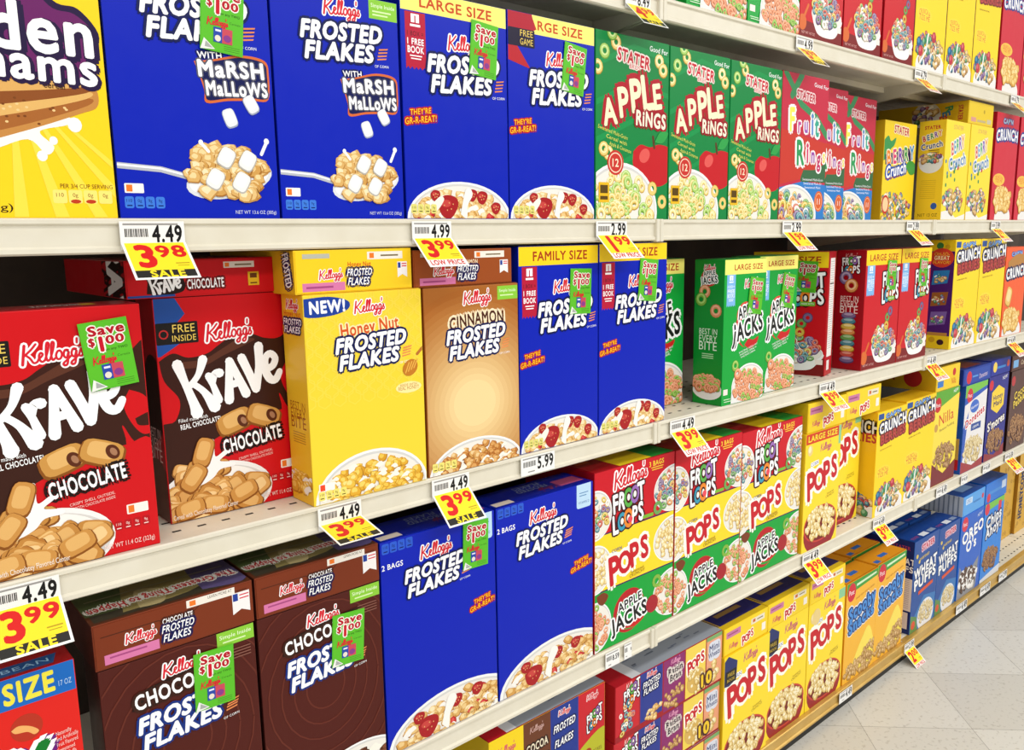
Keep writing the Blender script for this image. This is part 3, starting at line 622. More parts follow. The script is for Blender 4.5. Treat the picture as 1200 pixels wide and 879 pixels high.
def d_berry2(a):
    a.text('STATER', .5, .94, .07, '#D89A6A', w=.4); cs = ('#D8605C', '#5A9AD0', '#58AE7A', '#8A68C0', '#E89A4C')
    for k in range(5): a.text('BERRY'[k], .3 + k * .1, .72 + .022 * k, .2, cs[k], out=[(.12, '#FBF6DC')], bold=.05, cond=.65, rot=10)
    a.text('Crunch', .52, .60, .19, '#5A8AC8', w=.68, rot=12, out=[(.14, '#FBF6DC')], bold=.045)
    for u, v in a.spots(.35, .5, .35, .35, 12): a.ell(u, v, .03, .035, a.R.choice(['#2E7AA8', '#C83440', '#2E8A52']), n=10)
    a.poly([(0, 0), (1, 0), (1, .06), (.6, .02), (.3, .1), (0, .08)], '#EDEAE4'); a.food('berries', .45, .2, .42, .2, 80, .055)
def d_lyberryleft(a):
    a.rect(0, 0, 1, 1, '#CFA81C'); a.ell(.55, .45, .16, .16, '#C8C4BC'); a.food('berries', .55, .55, .14, .1, 24, .035)
    for k, c in enumerate(('#B8402C', '#2E6A98', '#3E8A54')): a.text('BER'[k], .74 + .03 * k, .3 + .2 * k, .08, c, bold=.05, rot=-80)
    a.text('STATER', .92, .5, .05, '#A81C30', w=.16, rot=-90, bold=.04)
def d_lyberryflap(a): a.rect(.1, .1, .3, .3, '#D89A8A'); a.rect(.35, .12, .7, .22, '#C0B080'); a.rect(.75, .1, .92, .3, '#C8C0A0'); a.ell(.62, .62, .03, .03, '#B89A20')

def d_crunchred(a, bg='#D0283A'):
    a.text("CAP'N", .5, .93, .075, '#C8DCF4', w=.42, out=[(.2, '#2A4A9A')], bold=.05); a.text('CRUNCH', .5, .81, .17, WH, w=.94, rot=2, out=[(.2, '#28408C')], bold=.055, arc=.03)
    a.ell(.27, .38, .26, .1, '#F4C24A'); a.text('CRUNCH-A', .27, .405, .06, '#D8502C', w=.36, arc=.02); a.text('TIZE ME', .27, .37, .05, '#D8502C', w=.3)
    a.ell(.55, .02, .36, .2, '#EDEAE6'); a.food('crunch', .5, .2, .38, .2, 60, .07)
def d_crunchberries(a):
    a.rrect(.02, .93, .2, .985, '#24509A', .01); a.text("CAP'N", .52, .955, .06, '#8AB8EC', w=.5, out=[(.25, '#2A4A9A')], bold=.05, rot=3)
    a.text('CRUNCH', .53, .86, .17, WH, w=.9, rot=4, out=[(.22, '#1C2450')], bold=.055, taper=.12); a.text('BERRIES', .55, .755, .14, '#B8443C', w=.84, rot=5, out=[(.16, '#7A1C24')], bold=.05)
    a.text('SWEETENED CORN & OAT CEREAL', .32, .64, .02, '#5A3A10', w=.4, rot=3)
    a.ell(.27, .42, .24, .1, '#F8DC3A'); a.text('CRUNCH-A', .27, .445, .07, '#D8502C', w=.36, arc=.03); a.text('TIZE ME', .27, .395, .07, '#D8502C', w=.34)
    a.ell(.55, .03, .48, .26, '#EEECEA'); a.food('berries', .5, .17, .42, .22, 80, .055)
    for u, v, c in ((.14, .2, '#1E5E8A'), (.2, .14, '#C03040'), (.4, .24, '#2E8A5A'), (.62, .27, '#B83040')): a.ell(u, v, .075, .075, c, n=16, jit=.08); a.ell(u - .015, v + .012, .035, .035, {'#1E5E8A': '#4A90B8', '#C03040': '#DC6A70', '#2E8A5A': '#5EB488', '#B83040': '#DC6A70'}[c], n=12)
    a.stroke([(.2, .05), (.38, .15), (.42, .28)], .04, '#F8F6F2')
def d_crunchorange(a):
    a.text("CAP'N", .5, .93, .06, '#8AB8EC', w=.5, out=[(.25, '#2A4A9A')], bold=.05, rot=3); a.blob([(.1, .84), (.5, .92), (.95, .9), (.9, .82), (.2, .76)], '#B8803A'); a.text('CRUNCH', .53, .72, .17, WH, w=.94, rot=4, out=[(.22, '#1C2450')], bold=.055)
    a.pillow(.25, .45, .16, ('#B8842C', '#E8C068', '#F6DC9C'), 70, .8); a.ell(.5, .03, .45, .24, '#EEECEA'); a.food('crunch', .45, .18, .4, .2, 60, .07)
def d_crunchside(a):
    a.rect(0, .12, 1, 1, '#4A1C6A'); a.rect(0, .9, 1, 1, '#E8C21C'); a.ell(.4, .95, .14, .14, '#3A7A3A'); a.ell(.7, .94, .1, .1, '#C89A1C')
    a.ell(.5, .84, .48, .4, '#D8402C'); a.text('OH-SO-', .5, .875, .14, '#F8C83A', w=.6); a.text('GREAT', .5, .84, .16, '#FBE9B0', w=.6, bold=.04); a.text('FLAVOR!', .5, .80, .13, '#F8C83A', w=.66)
    for v, c in ((.66, '#2E7AB8'), (.46, '#9A5A2C'), (.28, '#7A5AA0')): a.poly([(.15, v - .07), (.78, v - .05), (.85, v + .07), (.2, v + .06)], c); a.food('berries', .5, v - .01, .25, .2, 14, .07)
    a.rect(.1, .12, .9, .15, '#B8803A'); a.ell(.65, .06, .14, .12, '#3A1A24'); a.ell(.3, .08, .13, .12, '#C89A1C')
def d_crunchfaceside(a):
    a.rect(0, 0, 1, 1, '#F0BE1E'); a.text('CRUNCH', .3, .86, .4, '#E8E4DC', w=1.5, out=[(.15, '#241810')], bold=.05); a.text('BERRIES', .3, .76, .3, '#B83A2C', w=1.4, bold=.05)
    a.ell(.3, .0, .9, .6, '#E6E4E2'); a.food('berries', .4, .12, .6, .35, 40, .13)
def d_froot(a):
    a.rect(0, .875, 1, 1, YEL); a.text('LARGE SIZE', .5, .938, .085, '#B8401C', w=.8, bold=.03)
    ribbon(a, .04, .25, .62, .875, '#7FB8EC', ('100+', 'FREE', 'BOOKS'), '#F0F8FF')
    a.script(.74, .835, .3); froot(a, .72, .70, .5); a.rrect(.65, .565, .85, .6, '#7AB83A', .01); a.text('MADE WITH', .75, .583, .02, WH)
    a.poly([(0, 0), (1, 0), (1, .14), (.6, .1), (0, .12)], '#7E1818')
    a.bowl('fruit', .62, .18, .36, .14, 10, .05, drop=.14); a.food('fruit', .62, .23, .32, .2, 70, .05); 
    for u, v, h in ((.68, .42, 1), (.76, .47, 4), (.66, .35, 3)): c = FOOD['fruit'][h][1]; a.ring(u, v, .07, .4, c[0]); a.ring(u, v, .06, .45, c[1])
    a.stroke([(.05, .1), (.18, .22)], .04, '#D86A2C'); a.ell(.06, .1, .09, .09, '#D86A2C'); a.text('NET WT 14.7 OZ', .2, .035, .03, '#E8B8B0', w=.3)
    a.rect(.88, .09, .98, .13, '#F4E8E0')
def froot(a, u, v, w):
    r = a.W / a.H; h = w * .36
    L = []
    for t, vv, cols in (('FROOT', v + h * .6 * r, (None, None, '#5CB04A', '#9A6CB8', None)), ('LOOPS', v - h * .62 * r, (None, '#3A9AB8', '#F08A2C', None, None))):
        for k, ch in enumerate(t): L.append((ch, u + w * (k - 2) / 5 * .98, vv + .012 * (k - 2.5) * r, h * (1.0 if k % 2 else 1.08), cols[k] or WH, (4, -4, 6, -3, 5)[k]))
    a.word(L, [(.1, '#3A0A10')], bold=.05, cond=.66)
    for ch, x, y, hh, c, _ in L:
        if c != WH: a.ell(x, y, h * .13, h * .2, '#FBF4EE', n=12)
def d_frootside(a):
    a.rect(0, 0, 1, 1, '#A00E1A'); a.script(.5, .955, .45, c='#D8A0A0', out=None); froot(a, .5, .88, .66)
    for u, v, h in ((.35, .775, 4), (.55, .71, 5)): c = FOOD['fruit'][h][1]; a.ring(u, v, .24, .35, c[0]); a.ring(u, v, .22, .4, c[1]); a.ring(u, v + .005, .17, .65, c[2])
    for k, t in enumerate(('BEST IN', 'EVERY', 'BITE')): a.text(t, .5, .6 - k * .045, .18 + .04 * k, '#F0D8D0', w=.62)
    for k, h in enumerate((4, 2, 3, 5, 1, 2, 3, 0, 4)):
        c = FOOD['fruit'][h][1]; v = .455 - k * .047; a.ell(.5, v, .26, .12, c[0]); a.ell(.5, v + .006, .24, .1, c[1]); a.ell(.5, v + .014, .16, .04, c[2])
def d_frootright(a): a.rect(0, 0, 1, 1, '#B8141E'); a.rect(.2, .15, .85, .95, '#F4F2EE'); [a.rect(.26, .92 - .018 * k, .78, .923 - .018 * k, '#8A8A86') for k in range(40)]; a.rect(.25, .04, .6, .12, '#EDEAE6'); a.rect(.24, .74, .8, .75, '#2A2A2A')

def d_threepack(a):
    a.rect(0, .655, 1, 1, '#CC1224'); a.rect(0, .338, 1, .655, '#FBDA2C'); a.rect(0, 0, 1, .338, '#0FA23A')
    for v in (.655, .338): a.rect(0, v - .004, 1, v + .004, '#3A1A5A')
    a.script(.42, .93, .42, rot=6); froot(a, .40, .765, .40)
    a.text('3 BAGS', .76, .965, .042, '#F8D83A', w=.19, rot=2, bold=.04); a.rect(.69, .938, .85, .943, '#F8D83A'); a.rect(.7, .925, .84, .93, '#F8D83A')
    a.ell(.42, .69, .03, .03, '#E84A5A'); a.rrect(.58, .665, .72, .685, '#7AB83A', .01)
    for k, (c, v) in enumerate((('fruit', .79), ('pops', .49), ('apple', .165))):
        ry = .21 if k != 2 else .22
        a.bowl(c, 1.0, v, .27, ry, 90, .032); a.bowl(c, 0.0, v - .02, .2, ry, 50, .032)
        h = FOOD[c][1][1]
        if k != 1: a.ring(.78, v - .09 if k == 0 else v + .1, .06, .45, h[1])
    pops(a, .42, .47, .50); a.text('CORN', .26, .545, .03, '#24489A', rot=4); a.text('Sweetened', .52, .385, .025, '#8A6A1C', rot=4); a.text('CRUNCHY', .52, .365, .028, '#8A6A1C', rot=4)
    a.ell(.42, .165, .2, .19, '#B81C24', rot=20); a.ell(.45, .15, .19, .15, '#0FA23A'); a.blob([(.3, .075), (.45, .1), (.62, .09), (.5, .055)], '#C82222')
    for c in (None, '#161616'):
        a.text('APPLE', .43, .212, .08, c, w=.3, rot=8, out=[] if c else [(.16, WH)], bold=.035); a.text('JACKS', .42, .128, .125, c, w=.45, rot=8, out=[] if c else [(.14, WH)], bold=.045)
    a.ell(.72, .14, .08, .08, '#A8202C'); a.blob([(.02, .32), (.1, .33), (.16, .3), (.1, .26), (.04, .28)], '#7A3A1C')
def pops(a, u, v, w, s=1.0):
    r = a.W / a.H; h = w * .43
    a.word([(ch, u + w * (k - 1.5) / 4, v + .035 * (k - 1.5) * w * 2 * r, h * (1.1, .85, .95, .9)[k], '#C81A28', 6) for k, ch in enumerate('POPS')], [(.15, '#FFFDF0')], bold=.055, cond=.78)
def d_popslarge(a): a.rect(0, .915, 1, 1, '#D8401C'); a.text('LARGE SIZE', .47, .958, .085, '#F8E83A', w=.82, bold=.04); d_pops0(a, .61); a.rect(.93, .84, 1, 1, '#8CCB9A')
def d_pops(a):
    d_pops0(a, .67); a.poly([(0, .97), (.08, 1.0), (.27, .93), (.25, .78), (.1, .75), (0, .76)], '#24306A'); a.rrect(.02, .77, .25, .88, '#1C1816', .01); a.text('FREE', .14, .845, .05, '#D8B83A'); a.text('BOOK', .14, .80, .04, '#D8B83A')
def d_popsplain(a): d_pops0(a, .67); a.rect(.82, .9, 1, .99, '#8CCB9A'); a.ell(.2, .86, .11, .12, '#E8CE8A')
def d_pops0(a, v):
    a.script(.56, v + .245, .32, c='#C85A7A', out=None); a.text('CORN', .26, v + .13, .05, '#24489A', out=[(.3, WH)], rot=5); pops(a, .51, v, .86)
    a.text('Sweetened', .75, .44, .03, '#8A6A1C', rot=6); a.text('CRUNCHY', .75, .415, .035, '#8A6A1C', rot=6)
    a.ell(.5, .14, .47, .36, '#98202A'); a.ell(.5, .2, .47, .28, '#C84038', n=36); a.ell(.5, .2, .44, .255, '#7A1A20', n=36); a.food('pops', .5, .215, .40, .26, 110, .055)
    a.ell(.12, .86, .07, .08, '#E8CE8A'); a.ell(.11, .87, .04, .05, '#F8ECC0')
def d_popsflap(a):
    a.rect(.04, .62, .36, .86, '#C878A0'); a.rect(.07, .72, .3, .77, '#9A4A7A'); a.script(.2, .28, .2, c='#D85A6A', out=None)
    pops(a, .53, .3, .26); a.rect(.6, .66, .92, .88, '#E8E0C8'); a.rect(.64, .72, .7, .84, '#C8602C'); a.rect(.74, .75, .88, .79, '#7A6A4A'); a.rect(.86, .2, .95, .5, '#F4EEE4')
def d_popstop(a):
    a.poly([(0, .06), (1, .06), (1, .5), (0, .62)], '#24205A'); a.poly([(0, .62), (1, .5), (1, 1), (0, 1)], '#7A1018'); [a.rect(.2, .16 + .1 * k, .75, .21 + .1 * k, '#8A6A3A') for k in range(2)]; a.rect(.25, .66, .6, .72, '#3A3A7A'); a.rect(.02, .06, .04, .98, '#B8941C')
def d_popstopflap(a): pops(a, .4, .5, .3)
def d_nilla(a):
    a.poly([(0, .8), (0, 1), (1, 1), (1, .93), (.6, .88)], '#5EA832'); a.text('NEW', .84, .965, .06, WH, rot=8); a.ell(.12, .86, .13, .13, '#C8202C'); a.text('Post', .12, .86, .07, WH)
    a.text('Nilla', .5, .71, .2, '#D02A24', w=.6, rot=6, bold=.02); a.text('Banana Pudding', .55, .6, .05, '#8A6A3A', w=.6, rot=6); a.ell(.1, .62, .07, .07, '#C89A4C')
    a.poly([(0, 0), (1, 0), (1, .2), (.5, .1), (0, .25)], '#7A2028'); a.food('nilla', .5, .3, .42, .24, 90, .05)
def d_nillaflap(a): a.rect(.05, .15, .3, .42, '#3A7AC8'); a.text('Nilla', .75, .3, .11, '#D02A24', w=.2); a.ell(.75, .68, .07, .07, '#C8202C')
def d_nillaside(a): a.rect(0, 0, 1, 1, '#D8B020'); a.text('Nilla', .4, .55, .12, '#A83024', w=.3, rot=180); a.ell(.75, .5, .1, .1, '#B0282C')
def d_donut(a):
    a.poly([(0, .86), (0, 1), (1, 1), (1, .94)], '#7AC24A'); a.ell(.2, .88, .13, .13, '#D0283A'); a.text('Post', .2, .88, .07, WH)
    a.poly([(0, 0), (0, .78), (1, .9), (1, 0)], '#E9E6E6'); a.poly([(0, .0), (0, .52), (.2, .7), (.12, .3)], '#2A58B8'); a.ell(.45, .74, .2, .12, '#3A6AC8'); a.text('Hostess', .45, .74, .055, WH, w=.32, rot=8)
    a.text('Donettes', .5, .62, .14, '#C82438', w=.85, rot=14, out=[(.12, WH)], bold=.05); a.rect(.35, .46, .8, .54, '#2A4A98'); a.text('CEREAL', .57, .5, .045, WH, w=.3, rot=4); a.poly([(0, 0), (1, 0), (1, .1), (.5, .05), (0, .14)], '#A0343C'); a.food('puffs', .5, .25, .42, .25, 90, .055)
def d_donutflap(a): a.rect(.05, .1, .95, .9, '#2448A8'); a.ell(.2, .45, .09, .09, '#D0283A'); a.text('Donettes', .72, .4, .07, '#E8D0D8', w=.3, rot=4); a.rect(.32, .4, .52, .5, '#5A9AE0')
def d_donutside(a): a.rect(0, 0, 1, 1, '#1C50A8'); a.ell(.5, .9, .3, .3, '#D0402C'); a.rect(.1, .1, .9, .4, '#C8A04C'); a.rect(.1, .04, .9, .16, '#B8202C')
def d_smores(a):
    a.text('NEW!', .8, .955, .07, WH, rot=5); P = [(.5, .88), (.82, .81), (.82, .62), (.5, .54), (.18, .62), (.18, .81)]; a.poly(P, '#F6D23A'); a.text('Honey', .5, .745, .1, '#1C2A6A', w=.48, rot=4, bold=.03); a.text('Maid', .5, .67, .1, '#1C2A6A', w=.4, rot=4, bold=.03)
    a.text("S'mores", .5, .44, .16, '#FBF4EA', w=.84, rot=9, out=[(.15, '#1C1A4A')], bold=.05); a.ell(.12, .9, .1, .1, '#D0283A')
    a.poly([(0, 0), (1, 0), (1, .14), (.5, .04), (0, .1)], '#8E2A34'); a.food('cookie', .5, .22, .42, .24, 80, .06)
def d_smoresflap(a): a.ell(.2, .55, .1, .1, '#F0D05A'); a.rect(.32, .4, .75, .55, '#3A8AD8'); a.ell(.88, .6, .07, .07, '#D0503A')
def d_cocoa(a):
    a.text('Cocoa', .55, .72, .15, '#F0D048', w=.66, rot=14, out=[(.12, '#2A1410')], bold=.04); a.text('Pebbles', .55, .62, .15, '#F0D048', w=.7, rot=14, out=[(.12, '#2A1410')], bold=.04); a.food('cookie', .5, .25, .44, .3, 90, .06); a.ell(.12, .88, .1, .1, '#B8343A')
def d_cocoaflap(a): a.rect(.08, .2, .35, .7, '#7AB0E0'); a.text('Cocoa', .68, .45, .09, '#F0D8B0', w=.36)
def d_trix(a):
    a.rect(0, .885, 1, 1, '#1A6CC4'); a.text('LARGE SIZE', .885, .945, .125, '#F8EC4A', w=.74, al='r', bold=.055, rot=1); a.text('17 OZ', .945, .925, .035, '#BFDCF4', w=.07)
    a.ell(.72, .80, .085, .085, '#B83420', rot=-18); a.blob([(.64, .805), (.68, .815), (.74, .80), (.78, .775), (.755, .765), (.72, .783), (.66, .79)], '#F0B068')
    a.text('TRIX', .84, .655, .24, '#0E7A2A', w=.8, rot=6, al='r', out=[(.16, '#6A1C7A', .06, -.06), (.13, WH)], bold=.07)
    for k, t in enumerate(('Naturally', 'and Artificially', 'Fruit Flavored', 'Sweetened', 'Corn Puffs')): a.text(t, .865, .735 - .022 * k, .026, '#F8DCD4', w=(.085, .12, .115, .095, .1)[k], al='l', rot=4, bold=.02)
    a.food('fruit', .5, .1, .5, .3, 40, .08)
def d_trixtop(a): a.poly([(.42, .05), (.9, .05), (.94, .4), (.47, .4)], '#24508A'); a.text('BEAN', .76, .23, .05, '#9AC8E8', w=.25); a.text('MIX', .55, .23, .045, '#D85A5A', w=.15)
def d_eight(a):
    a.rect(0, 0, .27, 1, '#F2D21E'); a.rect(.27, 0, .5, 1, '#6A3A22'); a.rect(.5, 0, .75, 1, '#22388E'); a.rect(.75, 0, 1, 1, '#C8202C')
    a.script(.13, .85, .15, c='#D85A6A', out=None); pops(a, .13, .55, .2); a.script(.38, .9, .12, c='#C8A098', out=None); a.text('COCOA', .385, .72, .055, '#F0E4C8', w=.18, rot=2, out=[(.2, '#2A140A')], bold=.04); a.text('KRISPIES', .385, .55, .05, '#F0E4C8', w=.2, rot=2, out=[(.2, '#2A140A')], bold=.04)
    a.script(.62, .92, .11); a.text('FROSTED', .625, .78, .05, WH, w=.19, sh=.2, rot=3, bold=.035, out=[(.2, NAVY)]); a.text('FLAKES', .62, .62, .05, WH, w=.16, sh=.2, rot=3, bold=.035, out=[(.2, NAVY)]); a.script(.88, .92, .11); froot(a, .9, .68, .15)
    a.blob([(.25, -.05), (.3, .2), (.45, .35), (.6, .2), (.78, .42), (1.02, .5), (1.02, -.05)], '#B8B82A'); a.food('choc', .55, .15, .2, .12, 20, .02)
    a.text('8', .84, .3, .09, '#A8341C', bold=.07); a.text('BOXES', .93, .31, .025, '#5A3A14', w=.08); a.rect(.8, .02, 1.0, .17, '#DADCD8')
def d_packtop(a):
    a.rect(0, 0, 1, 1, '#9AA0AA')
    for k in range(46):
        u = a.R.uniform(.2, .85); v = a.R.uniform(.08, .95); w = a.R.uniform(.02, .08); a.rect(u, v, u + w, v + .018, a.R.choice(['#4A505C', '#70788A', '#6A7280', '#C8CCD4']))
    a.rect(0, 0, .2, 1, '#B01824'); a.rect(.06, .3, .17, .6, '#B8902C'); a.rect(.14, .0, .22, 1, '#D0D2D6')
def d_ten(a):
    cs = ('#C8222E', '#2A3A90', '#8A2A6A', '#F0D456', '#E8A07A')
    a.rect(0, 0, 1, 1, '#A01824')
    for k, c in enumerate(cs): a.rect(k * .21 if k else 0, .1 if k < 2 else .04, (k + 1) * .2 + .01 * k, 1, c)
    a.script(.13, .92, .09, c='#F0D8D0', out=None); froot(a, .135, .76, .14); a.food('fruit', .1, .32, .07, .1, 18, .018)
    a.script(.31, .92, .09); a.text('FROSTED', .31, .78, .035, WH, w=.15, sh=.2, rot=4, bold=.035, out=[(.25, NAVY)]); a.text('FLAKES', .305, .65, .035, WH, w=.13, sh=.2, rot=4, bold=.035, out=[(.25, NAVY)]); a.food('flakes', .33, .2, .07, .05, 16, .018)
    a.script(.53, .92, .09, c='#E8A0C0', out=None); a.text('Raisin', .53, .76, .04, '#2A1A2A', w=.13, rot=3, out=[(.35, '#E8E0D8')], bold=.04); a.text('Bran', .53, .63, .04, '#2A1A2A', w=.1, rot=3, out=[(.35, '#E8E0D8')], bold=.04); a.food('grain', .52, .25, .09, .07, 30, .018)
    pops(a, .735, .66, .17); a.ell(.735, .3, .09, .08, '#D8B05A'); a.food('pops', .735, .32, .09, .09, 30, .018)
    a.rrect(.86, .5, .985, .88, '#D8DCE8', .03); a.text('Mini', .92, .76, .045, '#2A3A70', w=.1, bold=.03, rot=3); a.text('Wheats', .92, .63, .035, '#2A3A70', w=.12, bold=.03, rot=3); a.food('pops', .92, .3, .06, .05, 10, .03)
    a.rect(.84, .92, 1, 1, '#7AA86A'); a.text('10', .84, .22, .075, '#F0C82A', w=.1, out=[(.2, '#4A1A1A')], bold=.07, rot=2)
def d_tenside(a): a.rect(0, 0, 1, 1, '#B01824'); a.rect(.15, .05, .85, .75, '#E8E4DC'); [a.rect(.2, .68 - .05 * k, .8, .69 - .05 * k, '#5A5A58') for k in range(12)]; a.text('8', .5, .86, .12, '#F0D8D0')
def d_scooby(a):
    a.poly([(0, .89), (0, 1), (1, 1), (1, .93)], '#3E9A3A'); a.poly([(.3, .935), (.95, .955), (.95, .975), (.3, .96)], '#D8F0C8'); a.ell(.15, .9, .13, .15, '#D0283A'); a.text('Post', .15, .9, .08, WH, w=.16)
    a.blob([(.2, .1), (.55, .35), (.8, .45), (1.0, .2), (.9, .05)], '#F8E05A')
    a.text('MADE WITH WHOLE GRAIN', .6, .83, .03, '#A85A1C', w=.6, rot=6)
    for g, c in ((.22, '#F4F8FC'), (.13, '#1C3A78'), (0, '#4A90DC')):
        a.text('Scooby', .52, .71, .21, c, w=.84, rot=9, out=[(g, c)] if g else (), bold=.06); a.text('Snacks', .5, .58, .19, c, w=.8, rot=9, out=[(g, c)] if g else (), bold=.06)
    a.food('grain', .52, .1, .5, .14, 90, .05); a.food('grain', .85, .2, .25, .12, 30, .05)
def d_scoobytop(a): a.rect(0, 0, 1, 1, '#E89A1C'); a.rect(.0, .0, 1, .06, '#C87C14'); a.rect(.35, .3, .6, .5, '#3A70C0'); a.rect(.05, .1, .2, .3, '#3A70C0'); a.rect(0, .94, 1, 1, '#3E7A2C')
def d_wheat(a):
    a.text('STATER', .55, .905, .1, '#C82A48', w=.5, rot=4, out=[(.3, '#F0C8D4')], bold=.05); a.text('SWEETENED', .42, .79, .05, '#E8C84A', w=.4, rot=5, bold=.03); a.ell(.12, .83, .04, .04, '#E8C84A'); a.ell(.22, .76, .035, .035, '#E8C84A')
    a.text('WHEAT', .5, .665, .19, '#F8F8F8', w=.92, rot=7, out=[(.1, '#1A3A70')], bold=.06); a.text('PUFFS', .5, .545, .19, '#F8F8F8', w=.86, rot=7, out=[(.1, '#1A3A70')], bold=.06)
    a.poly([(.25, .39), (.85, .43), (.85, .47), (.25, .43)], '#D8502C'); a.poly([(0, 0), (1, 0), (1, .3), (.5, .35), (0, .1)], '#3A78B8'); a.poly([(0, 0), (.3, 0), (.25, .15), (0, .2)], '#5E8A4C'); a.ell(.62, .12, .34, .3, '#E6E8EC'); a.food('puffs', .62, .16, .3, .2, 70, .045); a.ell(.12, .08, .08, .08, '#D8502C')
def d_wheatside(a): a.rect(0, 0, 1, 1, '#1C2C6A'); a.rect(0, .0, .1, 1, '#1C64B8'); a.text('STATER', .5, .92, .16, '#C83A58', w=.7); a.text('WHEAT', .5, .78, .24, '#F0F0F0', w=1.1, bold=.05); a.text('PUFFS', .5, .70, .24, '#F0F0F0', w=1.0, bold=.05); a.rect(.0, .25, 1, .6, '#E6DCD4'); [a.rect(.08, .58 - .02 * k, .9, .584 - .02 * k, '#8A8078') for k in range(16)]; a.rect(0, .05, .9, .23, '#DED4CC')
def d_wheattop(a): a.rect(0, 0, 1, 1, '#12408E'); a.text('STATER', .2, .2, .06, '#B83A58', w=.25); a.rect(.4, .06, .65, .3, '#E4E8F0'); a.rect(.72, .08, .95, .28, '#8A9AB8'); a.rect(.05, .9, .95, .95, '#0C2A60')
def d_oreo(a):
    a.ell(.16, .9, .13, .13, '#D8344A'); a.text('Post', .16, .9, .07, WH, w=.17); a.text('NEW!', .82, .93, .06, '#E8F0FC', rot=6, sh=.2)
    a.text('OREO', .55, .76, .2, WH, w=.92, rot=8, bold=.055, out=[(.06, '#1C3A90')]); a.text("O's", .5, .61, .19, WH, w=.42, rot=6, bold=.055)
    a.poly([(0, 0), (.05, .4), (.2, .3), (.4, .34), (.6, .3), (.9, .4), (.85, .05), (.8, 0)], '#8A8E98'); a.food('cocoa', .45, .2, .4, .22, 80, .06)
def d_oreoflap(a): a.rect(.1, .55, .4, .85, '#CFE4F8'); a.text('OREO', .25, .7, .07, '#2A5AA8', w=.2); a.rect(.45, .45, .8, .55, '#3A80C8'); a.ell(.9, .6, .05, .05, '#D8344A')
def d_chips(a):
    a.poly([(0, .9), (0, 1), (1, 1), (1, .93)], '#7AC24A'); a.ell(.12, .93, .12, .12, '#D8344A'); a.rect(.7, .83, .86, .96, '#D8344A')
    for g, c in ((.16, '#14245A'), (0, '#F4F6FA')): a.text('Chips', .5, .775, .22, c, w=.76, rot=8, out=[(g, c)] if g else (), bold=.05); a.text('Ahoy!', .5, .64, .2, c, w=.76, rot=8, out=[(g, c)] if g else (), bold=.05)
    a.poly([(0, 0), (1, 0), (1, .1), (0, .04)], '#D8DCE4'); a.food('cookie', .45, .27, .38, .24, 80, .06)
def d_chipsflap(a): a.rect(.15, .4, .75, .55, '#4A90DC'); a.ell(.15, .25, .08, .08, '#D8344A'); a.rect(.75, .4, .95, .8, '#C8D8F0')
def d_honeycomb(a):
    for k in range(60): a.ring(a.R.random(), a.R.random(), .05, .5, '#B88A2C', n=6)
    a.text('HONEYCOMB', .25, .5, .22, '#14285A', w=1.2, rot=90, bold=.06)
def d_combside(a): a.rect(0, 0, 1, 1, '#B07A24'); a.text('HONEYCOMB', .4, .55, .6, '#14245A', w=2.6, rot=90, bold=.06)
def d_coupon(a):
    a.rrect(.02, .015, .98, .985, '#5CBE2A', .06)
    a.text('Save', .54, .865, .2, '#B81024', w=.72, out=[(.14, '#F8F4E8')], bold=.055); a.text('$', .2, .71, .17, '#B81024', out=[(.16, '#F8F4E8')], bold=.05); a.text('1', .39, .665, .3, '#C80E28', out=[(.12, '#F8F4E8')], bold=.07); a.text('00', .68, .71, .17, '#B81024', w=.36, out=[(.16, '#F8F4E8')], bold=.055)
    a.text('on any TWO', .68, .575, .055, '#2A5A14', w=.46); a.script(.38, .43, .5, out=None, pen=.14); a.text('Cereals', .8, .46, .05, '#2A5A14', w=.26)
    a.rect(.3, .14, .5, .36, '#2A48A8'); a.rect(.5, .14, .74, .36, '#C84A5A'); a.ell(.4, .2, .07, .07, '#E8E0D0'); a.ell(.62, .22, .09, .08, '#8A3A8A'); a.rect(.34, .3, .47, .33, '#E8E8F8')
    for k in range(3): a.rect(.55, .10 - .03 * k, .92, .108 - .03 * k, '#3A7A1C')
    a.poly([(.0, .0), (.34, .03), (.08, .17)], '#EDEFE8'); a.poly([(.1, .04), (.3, .04), (.12, .13)], '#A8ACA8')

def flap_ff(a, word, wc):
    a.rect(.05, .04, .4, .24, '#D878A8'); a.rect(.08, .11, .3, .16, '#A84A80')
    a.rect(.06, .82, .28, .93, '#B8B8A8'); a.rect(.6, .76, .92, .95, '#EFE8DC'); a.rect(.62, .79, .66, .92, '#EC7A28'); a.rect(.72, .83, .88, .87, '#7A6A4A')
    a.script(.28, .42, .2); a.text(word, .53, .66, .035, wc, w=.2, bold=.03); a.text('FROSTED', .53, .46, .055, WH, w=.21, sh=.2, out=[(.3, NAVY)], bold=.03); a.text('FLAKES', .52, .24, .055, WH, w=.18, sh=.2, out=[(.3, NAVY)], bold=.03)
    a.poly([(.87, .68), (.96, .68), (.96, .28), (.915, .36), (.87, .28)], '#F4F0EE'); a.rect(.875, .52, .9, .66, '#22409A'); a.rect(.91, .55, .955, .58, '#D84050'); a.rect(.91, .61, .955, .64, '#D84050')
# ------------------------------------------------------------------ things
def tag(o, label=None, cat=None, group=None, kind=None):
    for k, v in (('label', label), ('category', cat), ('group', group), ('kind', kind)):
        if v: o[k] = v
    return o

def copy_tree(o, parent=None):
    c = o.copy(); COL.objects.link(c)
    if parent: c.parent = parent
    for ch in list(o.children): copy_tree(ch, c)
    return c

def front_art(fn, W, H):
    a = Art(W, H); fn(a); return a

